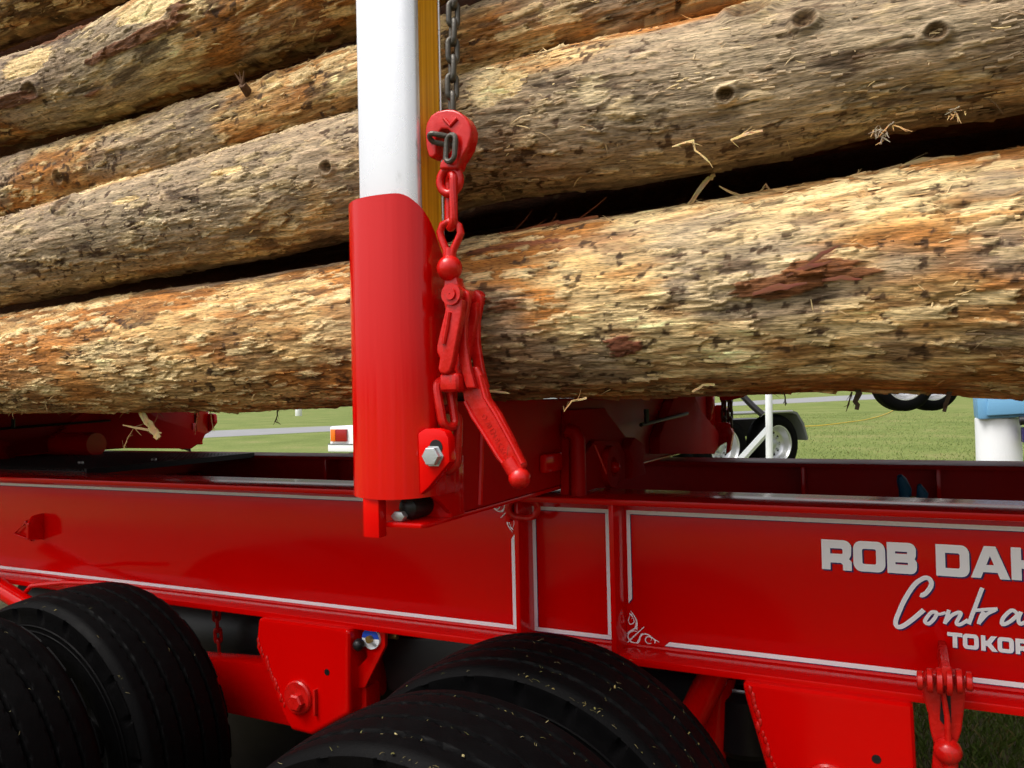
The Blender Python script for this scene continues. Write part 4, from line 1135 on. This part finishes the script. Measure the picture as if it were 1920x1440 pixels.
obj('pipe_union', MB().lathe([(-1.275, .009), (-1.235, .009)], (0, 1.80, -.632), 'x', 10), m_brass, VB)
# shock strut and air bag ahead of the front axle
obj('shock_strut', MB().tube([(-0.4365, 1.9300, -0.8952), (-0.4126, 1.9300, -0.7140), (-0.4025, 1.9300, -0.6646)], .036, 20), m_red, T)
obj('shock_strut', MB().tube([(-0.4545, 1.8600, -0.7455), (-0.3896, 1.8600, -0.6139)], .034, 20), m_red, T)
obj('air_bag', MB().lathe([(-.86, .07), (-.84, .088), (-.72, .092), (-.70, .07)], (-.36, 1.99, 0), 'z', 28), m_blackpaint, T)
obj('air_bag_ring', MB().lathe([(-.702, .073), (-.698, .075), (-.694, .073)], (-.36, 1.99, 0), 'z', 28, False), m_steel, T)
obj('axle_pad', MB().box(-.50, -.33, 1.64, 1.70, -1.0, -.80), m_red, T, .01)
# struts at far left
obj('shock_strut', MB().tube([(-2.9911, 1.7000, -0.5471), (-2.7846, 1.7000, -0.6200), (-2.6353, 1.7000, -0.6643)], .030, 20), m_red, T)
obj('brake_pipe', MB().tube([(-2.7528, 1.7200, -0.6620), (-2.6650, 1.7200, -0.5963), (-2.4982, 1.7200, -0.5721), (-2.2895, 1.7200, -0.5588)], .008, 8), m_red, T)

# ------------------------------------------------------------------ chains and load binders
def chain(o_parent, pts_, pitch, wire, m, name='link'):
    P_ = [Vector(p) for p in pts_]
    me = None
    seglen = [(b - a).length for a, b in zip(P_[:-1], P_[1:])]
    tot = sum(seglen); n = max(1, int(tot / pitch))
    for i in range(n):
        d = (i + .5) * tot / n; k = 0
        while k < len(seglen) - 1 and d > seglen[k]: d -= seglen[k]; k += 1
        c = P_[k].lerp(P_[k + 1], d / seglen[k]); ax = (P_[k + 1] - P_[k]).normalized()
        ax = (ax + Vector((rnd.gauss(0, .02), rnd.gauss(0, .02), 0))).normalized()
        e0 = ax.cross(Vector((0, 1, 0))).normalized(); e1 = ax.cross(e0).normalized()
        tw = R(42 if i % 2 == 0 else -48) + rnd.gauss(0, .06)
        b = e0 * math.cos(tw) + e1 * math.sin(tw)
        if me is None:
            half = pitch / 2 - wire * 1.05 + wire * .05
            mb = MB().link((0, 0, 0), (0, 0, 1), (1, 0, 0), pitch / 2 + wire * 1.0 - wire * 1.62, wire * 1.62, wire, 10, 8)
            me = mesh_from(name, mb.v, mb.f, 0, 60)
        ob = link_obj(name, me, m, o_parent, tuple(c))
        z_ = ax; x_ = (b - ax * b.dot(ax)).normalized(); y_ = z_.cross(x_)
        ob.rotation_euler = Matrix((x_, y_, z_)).transposed().to_euler()

top_chain = thing('load_chain', [(-0.6881, 1.2000, 0.5074)][0], 'dark steel chain hanging down beside the amber strip of the white post', 'chain')
chain(top_chain, [(-0.6604, 1.1950, 1.3484), (-0.6784, 1.1950, 0.6955), (-0.6865, 1.1950, 0.4972)], .0305, .0050, m_chain)
mb = MB().link([(-0.6785, 1.1750, 0.4307)][0], (.10, 0, 1), (1, -.15, 0), .013, .0095, .0047)
obj('link', mb, m_chain, top_chain)
mb = MB().link([(-0.7009, 1.1850, 0.4519)][0], (1, .55, -.22), (.1, -.6, .6), .013, .0088, .0047)
obj('link', mb, m_chain, top_chain)

binder = thing('load_binder', [(-0.6490, 1.2000, -0.1372)][0], 'red lever load binder with grab hook, hanging at the foot of the white post', 'load binder')
hk = [(p[0], p[1]) for p in [(-0.6885, 0.5022), (-0.6747, 0.4988), (-0.6632, 0.4921), (-0.6529, 0.4829), (-0.6459, 0.4715), (-0.6420, 0.4589), (-0.6434, 0.4453), (-0.6490, 0.4297), (-0.6576, 0.4181), (-0.6663, 0.4084), (-0.6708, 0.3961), (-0.7071, 0.4014), (-0.7047, 0.4123), (-0.6937, 0.4209), (-0.6828, 0.4294), (-0.6771, 0.4453), (-0.6799, 0.4588), (-0.6882, 0.4676), (-0.7000, 0.4696), (-0.7089, 0.4617), (-0.7125, 0.4473), (-0.7130, 0.4267), (-0.7196, 0.4220), (-0.7272, 0.4251), (-0.7323, 0.4429), (-0.7338, 0.4715), (-0.7302, 0.4860), (-0.7211, 0.4977), (-0.7068, 0.5027)]]
hook = obj('grab_hook', MB().prism(hk, 'y', 1.182, 1.210), m_redcast, binder, .007, seg=3, angle=60)
obj('hook_rib', MB().tube([(-0.6942, 1.1805, 0.4866), (-0.6818, 1.1805, 0.4715), (-0.6678, 1.1805, 0.4819)], .0032, 8), m_redcast, hook)
ey = MB().tube([(-.6935 + .0195 * math.cos(t), 1.196, .3815 + .022 * math.sin(t)) for t in np.linspace(0, 2 * math.pi, 28, endpoint=False)], .0078, 12, closed=True)
obj('hook_eye', ey, m_redcast, hook)
obj('link', MB().link([(-0.6912, 1.1950, 0.3460)][0], (.03, 0, 1), (.75, -.66, 0), .033, .0130, .0075), m_redcast, binder)
sw = MB().tube([(p[0], 1.195, p[1]) for p in [(-0.7021, 0.2494), (-0.7040, 0.2627), (-0.7121, 0.2822), (-0.7151, 0.2938), (-0.7094, 0.3062), (-0.6974, 0.3104), (-0.6868, 0.3082), (-0.6763, 0.3005), (-0.6735, 0.2882), (-0.6801, 0.2750), (-0.6890, 0.2611), (-0.6914, 0.2484)]], .0068, 12)
obj('swivel_eye', sw, m_redcast, binder)
c_ = [(-0.6973, 1.1950, 0.2294)][0]
obj('swivel_ball', MB().ball(c_, .0225, 24, (1, 1, 1.03)).tube([(c_[0] + .0005, c_[1], c_[2] + .018), (c_[0] + .001, c_[1], c_[2] + .035)], [.010, .0085], 14), m_redcast, binder, angle=60)
fk = [(p[0], p[1]) for p in [(-0.7051, 0.2152), (-0.6817, 0.2132), (-0.6778, 0.1971), (-0.6675, 0.1880), (-0.6743, 0.1692), (-0.6959, 0.1522), (-0.7045, 0.1510), (-0.7093, 0.1774)]]
obj('swivel_fork', MB().prism(fk, 'y', 1.190, 1.216), m_redcast, binder, .004)
# pivot pin along the depth of the binder
pv = [(-0.6820, 0.1807)][0]
obj('pivot_pin', MB().lathe([(1.166, .001), (1.166, .010), (1.170, .0105), (1.170, .0185), (1.180, .0185), (1.182, .014), (1.262, .014), (1.262, .017), (1.270, .017), (1.273, .012), (1.273, .001)], (pv[0], 0, pv[1]), 'y', 28, False), m_redcast, binder)
yk = [(p[0], p[1]) for p in [(-0.6941, 0.1692), (-0.6636, 0.1724), (-0.6643, 0.1451), (-0.6712, 0.1183), (-0.6781, 0.0913), (-0.6840, 0.0660), (-0.6897, 0.0489), (-0.6982, 0.0437), (-0.7110, 0.0469), (-0.7139, 0.0562), (-0.7103, 0.0726), (-0.7165, 0.0840), (-0.7152, 0.0950), (-0.7070, 0.1240), (-0.6989, 0.1493)]]
yoke = obj('yoke', MB().prism(yk, 'y', 1.1755, 1.1925), m_redcast, binder, .006, seg=3)
obj('yoke_rib', MB().tube([(p[0], 1.1745, p[1]) for p in [(-0.6882, 0.1508), (-0.6930, 0.1265), (-0.7001, 0.0967)]], [.0045, .005, .004], 10), m_redcast, yoke)
obj('yoke_cheek', MB().prism([(x_ + .002, z_) for x_, z_ in yk], 'y', 1.226, 1.240), m_redcast, yoke, .005)
yb = MB().box(-.7165, -.677, 1.180, 1.238, .014, .048)
obj('yoke_bridge', yb, m_redcast, yoke, .011, seg=3)
# lever: two curved cheeks merging into one ribbed handle
ck = [(p[0], p[1]) for p in [(-0.6766, 0.1911), (-0.6618, 0.1927), (-0.6515, 0.1845), (-0.6519, 0.1680), (-0.6589, 0.1373), (-0.6598, 0.1006), (-0.6526, 0.0544), (-0.6431, 0.0194), (-0.6618, 0.0199), (-0.6714, 0.0551), (-0.6788, 0.1016), (-0.6779, 0.1385), (-0.6708, 0.1657), (-0.6769, 0.1754)]]
ck = [(x_ - .010, z_) for x_, z_ in ck]
lever = obj('lever', MB().prism(ck, 'y', 1.197, 1.2085), m_redcast, binder, .004, seg=3)
obj('lever_cheek', MB().prism([(x_ + .004, z_) for x_, z_ in ck], 'y', 1.236, 1.248), m_redcast, lever, .004, seg=3)
hn = [(p[0], p[1]) for p in [(-0.6952, 0.0801), (-0.6859, 0.0705), (-0.6756, 0.0571), (-0.6567, 0.0582), (-0.6448, 0.0359), (-0.6353, 0.0028), (-0.6155, -0.0237), (-0.5905, -0.0697), (-0.5688, -0.1113), (-0.5872, -0.1357), (-0.6236, -0.1032), (-0.6553, -0.0552), (-0.6735, -0.0295), (-0.6854, 0.0020), (-0.6900, 0.0336), (-0.6980, 0.0561)]]
obj('handle', MB().prism(hn, 'y', 1.2115, 1.2265), m_redcast, lever, .005, seg=3)
for q in ([(-0.6810, -0.0027), (-0.6668, -0.0288), (-0.6476, -0.0555), (-0.6179, -0.0990), (-0.5895, -0.1327)], [(-0.6515, 0.0417), (-0.6420, 0.0039), (-0.6232, -0.0238), (-0.5950, -0.0718), (-0.5741, -0.1091)]):
    obj('handle_rib', MB().tube([(a, 1.2165, b) for a, b in q], [.0045, .0055, .005, .0048, .0048], 12, flat=((0, -1, 0), .0100)), m_redcast, lever)
bc_ = [(-0.5824, 1.2170, -0.1337)][0]
obj('handle_ball', MB().ball(bc_, .0190, 22).tube([(bc_[0] - .020, bc_[1], bc_[2] + .030), bc_], [.0150, .0150], 14), m_redcast, lever, angle=60)
# raised casting marks on the handle
fc = bpy.data.curves.new('casting_marks', 'FONT'); fc.body = 'O-70 LM B.S.KG.8MM'; fc.size = .0148; fc.extrude = .0010; fc.space_character = 1.02
tmp = bpy.data.objects.new('casting_marks', fc)
me0 = bpy.data.meshes.new_from_object(tmp)
dir_ = Vector(([(-0.6454, -0.0246), (-0.5906, -0.1188)][1][0] - [(-0.6454, -0.0246), (-0.5906, -0.1188)][0][0], 0, [(-0.6454, -0.0246), (-0.5906, -0.1188)][1][1] - [(-0.6454, -0.0246), (-0.5906, -0.1188)][0][1]))
wtx = max(v.co.x for v in me0.vertices); sc_ = dir_.length / wtx
dir_.normalize(); up_ = Vector((-dir_.z, 0, dir_.x)) 
st_ = Vector(([(-0.6454, -0.0246)][0][0], 1.2115, [(-0.6454, -0.0246)][0][1])) - up_ * .0062
mb = MB(); mb.v = [tuple(st_ + dir_ * (v.co.x * sc_) + up_ * v.co.y + Vector((0, -v.co.z, 0))) for v in me0.vertices]; mb.f = [tuple(p.vertices) for p in me0.polygons]
bpy.data.objects.remove(tmp); bpy.data.curves.remove(fc); bpy.data.meshes.remove(me0)
obj('casting_marks', mb, m_redcast, lever)
obj('link', MB().link([(-0.7206, 1.2120, -0.0068)][0], (-.18, 0, 1), (.35, .93, 0), .027, .0145, .0085), m_redcast, binder)
obj('link', MB().link([(-0.7318, 1.2320, -0.0709)][0], (.05, 0, 1), (1, .08, -.05), .034, .0215, .0086), m_redcast, binder)

# second binder, hung edge-on from the front of the rail
b2 = thing('load_binder', [(0.0592, 1.7200, -0.7166)][0], 'red load binder hanging edge-on from the lower rail beside the front hanger', 'load binder')
y0 = 1.690
obj('shackle_body', MB().prism([(p[0], p[1]) for p in [(0.0158, -0.5515), (0.0325, -0.5352), (0.0854, -0.5303), (0.0953, -0.5448), (0.0905, -0.5946), (0.0849, -0.6367), (0.0763, -0.6657), (0.0392, -0.6720), (0.0329, -0.6431), (0.0302, -0.6136), (0.0255, -0.5923)]], 'y', 1.700, 1.735), m_redcast, b2, .006, seg=3)
for px_, r_ in zip(np.linspace(.018, .098, 6), (.017, .022, .024, .026, .022, .017)):
    obj('pivot_disc', MB().lathe([(px_ - .0055, r_ * .8), (px_ - .004, r_), (px_ + .004, r_), (px_ + .0055, r_ * .8)], (0, 1.672, -.537 + .10 * (px_ - .06)), 'x', 24), m_redcast, b2)
obj('shackle_pocket', MB().prism([(p[0], p[1]) for p in [(0.0527, -0.5697), (0.0686, -0.5675), (0.0687, -0.6218), (0.0580, -0.6304), (0.0495, -0.6198)]], 'y', 1.6985, 1.6995), m_blackpaint, b2)
obj('lever', MB().tube([(0.0559, 1.6850, -0.5629), (0.0615, 1.6850, -0.6083), (0.0614, 1.6850, -0.6720)], [.0045, .005, .0065], 10), m_redcast, b2)
cb = [(0.0608, 1.6900, -0.6722)][0]
obj('swivel_ball', MB().ball(cb, .0245, 22).tube([(cb[0] + .003, cb[1], cb[2]), (cb[0] + .004, cb[1], cb[2] - .10)], [.014, .011], 14), m_redcast, b2, angle=60)
obj('shank', MB().tube([(0.0574, 1.7100, -0.6689), (0.0526, 1.7100, -0.7136), (0.0491, 1.7100, -0.7740)], .019, 16), m_redcast, b2)
obj('hanger_tab', MB().prism([(p[0], p[1]) for p in [(0.0546, -0.5065), (0.0687, -0.5068), (0.0694, -0.5433), (0.0518, -0.5427)]], 'y', 1.66, 1.83), m_redcast, b2, .003)

# short red chain hanging behind the rail, above the rear tyre
sc2 = thing('hanging_chain', [(-1.9980, 1.9000, -0.7815)][0], 'short red chain hanging in the dark gap between rear tyre and hanger', 'chain')
chain(sc2, [(-2.0086, 1.9000, -0.6198), (-1.9959, 1.9000, -0.7933)], .034, .0055, m_redcast)

# chains on the far ends of the two bolsters
fc1 = thing('load_chain', (-.70, 3.52, -.25), 'dark chain and hook hanging at the far post, seen below the lowest log', 'chain')
chain(fc1, [(-0.6867, 3.5200, 0.1139), (-0.6936, 3.5200, -0.1413)], .036, .006, m_chain)
chain(fc1, [(-0.6616, 3.5200, 0.1130), (-0.6663, 3.5200, -0.1415)], .036, .006, m_chain)
obj('hook', MB().prism([(p[0], p[1]) for p in [(-0.7206, -0.1226), (-0.6680, -0.1230), (-0.6512, -0.1692), (-0.6668, -0.2455), (-0.6855, -0.2618), (-0.6794, -0.2062), (-0.7119, -0.2249), (-0.7309, -0.2483), (-0.7389, -0.2018)]], 'y', 3.50, 3.54), m_redcast, fc1, .006)
fb = thing('load_binder', (-.78, 3.50, -.20), 'red binder hanging beside the far post under the load', 'load binder')
obj('binder_body', MB().prism([(p[0], p[1]) for p in [(-0.7530, 0.0043), (-0.7212, 0.0035), (-0.7136, -0.0468), (-0.7288, -0.1105), (-0.7564, -0.1194), (-0.7638, -0.0574)]], 'y', 3.42, 3.46), m_redcast, fb, .01)
obj('binder_handle', MB().tube([(-0.6942, 3.4600, -0.0132), (-0.6448, 3.4600, -0.0120), (-0.6002, 3.4600, -0.0039), (-0.5823, 3.4600, 0.0070)], [.014, .014, .012, .010], 10), m_redcast, fb)
fc2 = thing('load_chain', (-3.9, 3.55, -.33), 'dark chain loop hanging below the far end of the rear bolster', 'chain')
chain(fc2, [(-4.0394, 3.5500, -0.1989), (-4.0220, 3.5500, -0.2518), (-3.9671, 3.5500, -0.2647), (-3.9389, 3.5500, -0.2250), (-3.9472, 3.5500, -0.1856)], .038, .006, m_chain)
chain(fc2, [(-4.0112, 3.5500, -0.1757), (-3.9664, 3.5500, -0.2317), (-3.9402, 3.5500, -0.2908)], .038, .006, m_chain)

# ------------------------------------------------------------------ things in the field behind
def big_wheel(parent, loc, r, w, rot=0.0, dish=1):
    """alloy truck wheel; axle along local y, outer face toward -y"""
    ty = MB().lathe([(-w * .42, r * .58), (-w * .5, r * .66), (-w * .5, r * .88), (-w * .42, r * .97), (-w * .30, r), (-w * .12, r), (-w * .11, r * .975), (-w * .05, r * .975), (-w * .04, r), (w * .04, r), (w * .05, r * .975), (w * .11, r * .975), (w * .12, r), (w * .30, r), (w * .42, r * .97), (w * .5, r * .88), (w * .5, r * .66), (w * .42, r * .58)], (0, 0, 0), 'y', 48, False)
    t_ = obj('wheel', ty, m_rubber, parent, angle=40, loc=loc, local=True)
    t_.rotation_euler = (0, 0, rot)
    rm_ = MB().lathe([(-w * .47, r * .635), (-w * .47, r * .60), (-w * .40, r * .575), (-w * .30, r * .55), (-w * .10, r * .52), (w * .02, r * .47), (w * .06, r * .42), (w * .06, r * .27), (w * .02, r * .25), (w * .02, r * .001)], (0, 0, 0), 'y', 48, False)
    rim_ = obj('rim', rm_, m_silver, t_, angle=30, local=True)
    hb = MB().lathe([(w * .03, r * .2), (-w * .14, r * .17), (-w * .18, r * .12), (-w * .18, .001)], (0, 0, 0), 'y', 24, False)
    obj('hub', hb, m_steel, t_, local=True)
    nu = MB(); ho = MB()
    for k in range(10):
        a = 2 * math.pi * k / 10
        nu.lathe([(w * .02, .018), (-w * .05, .018), (-w * .06, .008)], (r * .31 * math.cos(a), 0, r * .31 * math.sin(a)), 'y', 6)
        ho.lathe([(w * .057, .026), (w * .055, .026)], (r * .39 * math.cos(a), 0, r * .39 * math.sin(a)), 'y', 12)
    obj('nut_ring', nu, m_steel, t_, local=True)
    obj('hole_ring', ho, m_blackpaint, t_, local=True)
    return t_

# parked truck with tandem alloy wheels (its flank faces right and toward the camera)
tl = Vector((.557, .83, 0)); ROT = math.atan2(tl.y, tl.x)
def TP(u, v, z):      # u along the truck, v away from its visible flank
    o = Vector((-1.84, 13.93, 0)); nv = Vector((-tl.y, tl.x, 0))
    p = o + tl * u + nv * v
    return (p.x, p.y, z)
truck = thing('parked_truck', TP(-1.5, .3, -1.355), 'white truck with two polished rear wheels and a grey mudguard, parked on the grass', 'truck')
for u in (0.0, -1.22):
    big_wheel(truck, TP(u, .15, -.855), .50, .30, ROT)
    big_wheel(truck, TP(u, 2.1, -.855), .50, .30, ROT + math.pi)
def tbox(mb, u0, u1, v0, v1, z0, z1):
    v = [TP(u, w_, z) for u in (u0, u1) for w_ in (v0, v1) for z in (z0, z1)]
    return mb.add(v, [(0, 1, 3, 2), (4, 6, 7, 5), (0, 4, 5, 1), (2, 3, 7, 6), (0, 2, 6, 4), (1, 5, 7, 3)])
mg = MB()
prof_g = [(-2.1, -.30), (.30, -.30), (.44, -.33), (.60, -.52), (.70, -.80), (.66, -.82), (.56, -.55), (.42, -.37), (.29, -.34), (-2.1, -.34)]
n_ = len(prof_g)
mg.v = [TP(u, -.02, z) for u, z in prof_g] + [TP(u, .62, z) for u, z in prof_g]
mg.f = [tuple(range(n_))[::-1], tuple(range(n_, 2 * n_))] + [(i, (i + 1) % n_, n_ + (i + 1) % n_, n_ + i) for i in range(n_)]
obj('mudguard', mg, m_guard, truck)
tr_ = MB(); 
tr_.tube([TP(-2.1, -.03, -.315), TP(.30, -.03, -.315)], .022, 8)
obj('mudguard_trim', tr_, m_dullalu, truck)
obj('chassis_beam', tbox(MB(), -4.5, .75, .8, 1.4, -.75, -.45), m_blackpaint, truck)
obj('deck', tbox(MB(), -4.0, -2.3, .0, 2.3, -.55, -.38), m_whitepaint, truck)
obj('cab', tbox(MB(), -4.9, -3.6, .05, 2.25, -1.0, .9), m_whitepaint, truck, .06)
big_wheel(truck, TP(-4.2, .15, -.855), .50, .30, ROT)
obj('pole', MB().tube([(-1.8366, 12.9000, 0.1427), (-1.8616, 12.9000, -1.3505)], .055, 14), m_whitepaint, truck)
obj('brace', MB().tube([TP(-.32, -.06, -.60), TP(-1.05, -.06, -1.12)], .075, 4, flat=((.83, -.557, 0), .03)), m_whitepaint, truck)
obj('hose', MB().tube([(-2.1863, 12.6000, -0.0305), (-2.0313, 12.6000, -0.1976), (-1.8928, 12.6000, -0.3300)], .05, 8), m_blackpaint, truck)

# raised dual wheels of a trailer carried piggyback
pig = thing('carried_trailer', (1.0, 13.9, -.4), 'trailer carried off the ground, its dual black tyres hanging over the grass', 'trailer')
ra = R(24)
pw = big_wheel(pig, [(0.0236, 13.9136, 0.1304)][0], .46, .28, ra)
pw2 = big_wheel(pig, [(0.4277, 14.5557, 0.1072)][0], .45, .28, ra)
pa = Vector([(0.2227, 14.2331, 0.1275)][0])
pd = Vector((-math.sin(ra), math.cos(ra), 0)); pe = Vector((math.cos(ra), math.sin(ra), 0))
obj('axle', MB().tube([tuple(pa - pd * .1), tuple(pa + pd * 2.1)], .07, 12), m_blackpaint, pig)
def obox(mb, c, dx, dy, dz):
    v = [tuple(c + pe * sx * dx + pd * sy * dy + Vector((0, 0, sz * dz))) for sx in (-1, 1) for sy in (-1, 1) for sz in (-1, 1)]
    return mb.add(v, [(0, 1, 3, 2), (4, 6, 7, 5), (0, 4, 5, 1), (2, 3, 7, 6), (0, 2, 6, 4), (1, 5, 7, 3)])
obj('frame', obox(MB(), pa + pd * 1.0 + pe * 1.6 + Vector((0, 0, .45)), 3.0, .45, .16), m_redcast, pig, .02)
# blue cross-beam stand with a white column, carrying it
std = thing('support_stand', [(0.8924, 9.9000, -1.4338)][0], 'blue steel crossbeam on a fat white column standing on the grass', 'stand')
sc0 = Vector([(0.9271, 9.9000, -0.4119)][0])
obj('column', MB().lathe([(-1.355, .215), (-.45, .215), (-.32, .215)], (sc0.x, sc0.y, 0), 'z', 40), m_whitepaint, std)
bm_p = [(p[0], p[1]) for p in [(0.7217, -0.0537), (1.4651, 0.0152), (1.4562, -0.2859), (0.8056, -0.3230), (0.7283, -0.3279)]]
obj('crossbeam', MB().prism(bm_p, 'y', 9.65, 10.2), m_bluepaint, std, .03)
obj('beam_lip', MB().prism([(p[0], p[1]) for p in [(0.8174, -0.1000), (1.4556, -0.0491), (1.4496, -0.2523), (0.8024, -0.2881)]], 'y', 9.6, 9.66), m_bluepaint, std, .02)
obj('rubber_stop', MB().tube([(1.0879, 9.6000, -0.3403), (1.1988, 9.6000, -0.3304)], .045, 14), m_blackpaint, std)
obj('rubber_stop', MB().prism([(p[0], p[1]) for p in [(1.1136, -0.4113), (1.2424, -0.4011), (1.2373, -0.5741), (1.1138, -0.5638)]], 'y', 9.6, 9.75), m_navy, std, .01)
# white utility vehicle, only its rear corner shows left of the post
ute = thing('utility_vehicle', (-8.2, 11.9, -1.355), 'white flatdeck vehicle with an amber and red tail lamp, peeking out left of the post', 'vehicle')
u0 = Vector([(-9.1208, 11.3000, -0.8925)][0])
X0, Y0 = u0.x, u0.y
obj('body', MB().box(X0, X0 + 1.75, Y0, Y0 + 3.2, -.88, -.415), m_whitepaint, ute, .03)
obj('bumper', MB().box(X0 - .01, X0 + 1.76, Y0 - .05, Y0 + .06, -.86, -.72), m_whitepaint, ute, .02)
obj('bumper_groove', MB().box(X0 + .0, X0 + 1.74, Y0 - .056, Y0 - .045, -.735, -.715), m_guard, ute)
lampx = X0 + .05
obj('tail_lamp', MB().box(lampx, lampx + .10, Y0 - .045, Y0 + .01, -.68, -.465), m_amber, ute, .006)
obj('tail_lamp', MB().box(lampx + .11, lampx + .34, Y0 - .045, Y0 + .01, -.68, -.465), m_redlens, ute, .006)
obj('cab', MB().prism([(Y0 + 1.7, -.42), (Y0 + 1.9, .25), (Y0 + 3.0, .25), (Y0 + 3.6, -.3), (Y0 + 4.6, -.38), (Y0 + 4.6, -.95), (Y0 + 1.7, -.95)], 'x', X0 + .08, X0 + 1.67), m_whitepaint, ute, .04)
for wx in (X0 + .12, X0 + 1.62):
    for wy in (Y0 + .8, Y0 + 3.8):
        big_wheel(ute, (wx, wy, -1.025), .33, .22, R(-90) if wx < X0 + 1 else R(90))
# marker post far off, and a yellow cord on the grass
mk = [(-43.0867, 49.5780, -0.9761)][0]
mp_ = MB().lathe([(0, .26), (.02, .27), (.85, .25), (1.0, .24), (1.04, .12)], (mk[0], mk[1], mk[2]), 'z', 20)
tag(obj('marker_post', mp_, m_whitepaint), 'small white marker post far off on the grass beyond the lane', 'post')
cp = [(p[0], p[1], p[2] + .03) for p in [(-3.3793, 27.8777, -1.2365), (-3.1835, 29.5122, -1.2169), (-2.6845, 29.8169, -1.2132), (-2.2358, 30.8595, -1.2007), (-1.7845, 32.3653, -1.1826), (-1.2953, 33.9976, -1.1630), (-0.8859, 36.8147, -1.1292), (-0.5859, 40.1457, -1.0893), (-0.3062, 44.8884, -1.0323), (-0.1186, 49.9611, -0.9715)]]
tag(obj('yellow_cord', MB().tube(cp, .015, 6), m_cord), 'yellow cord lying in a curve across the grass behind the trailer', 'cord')
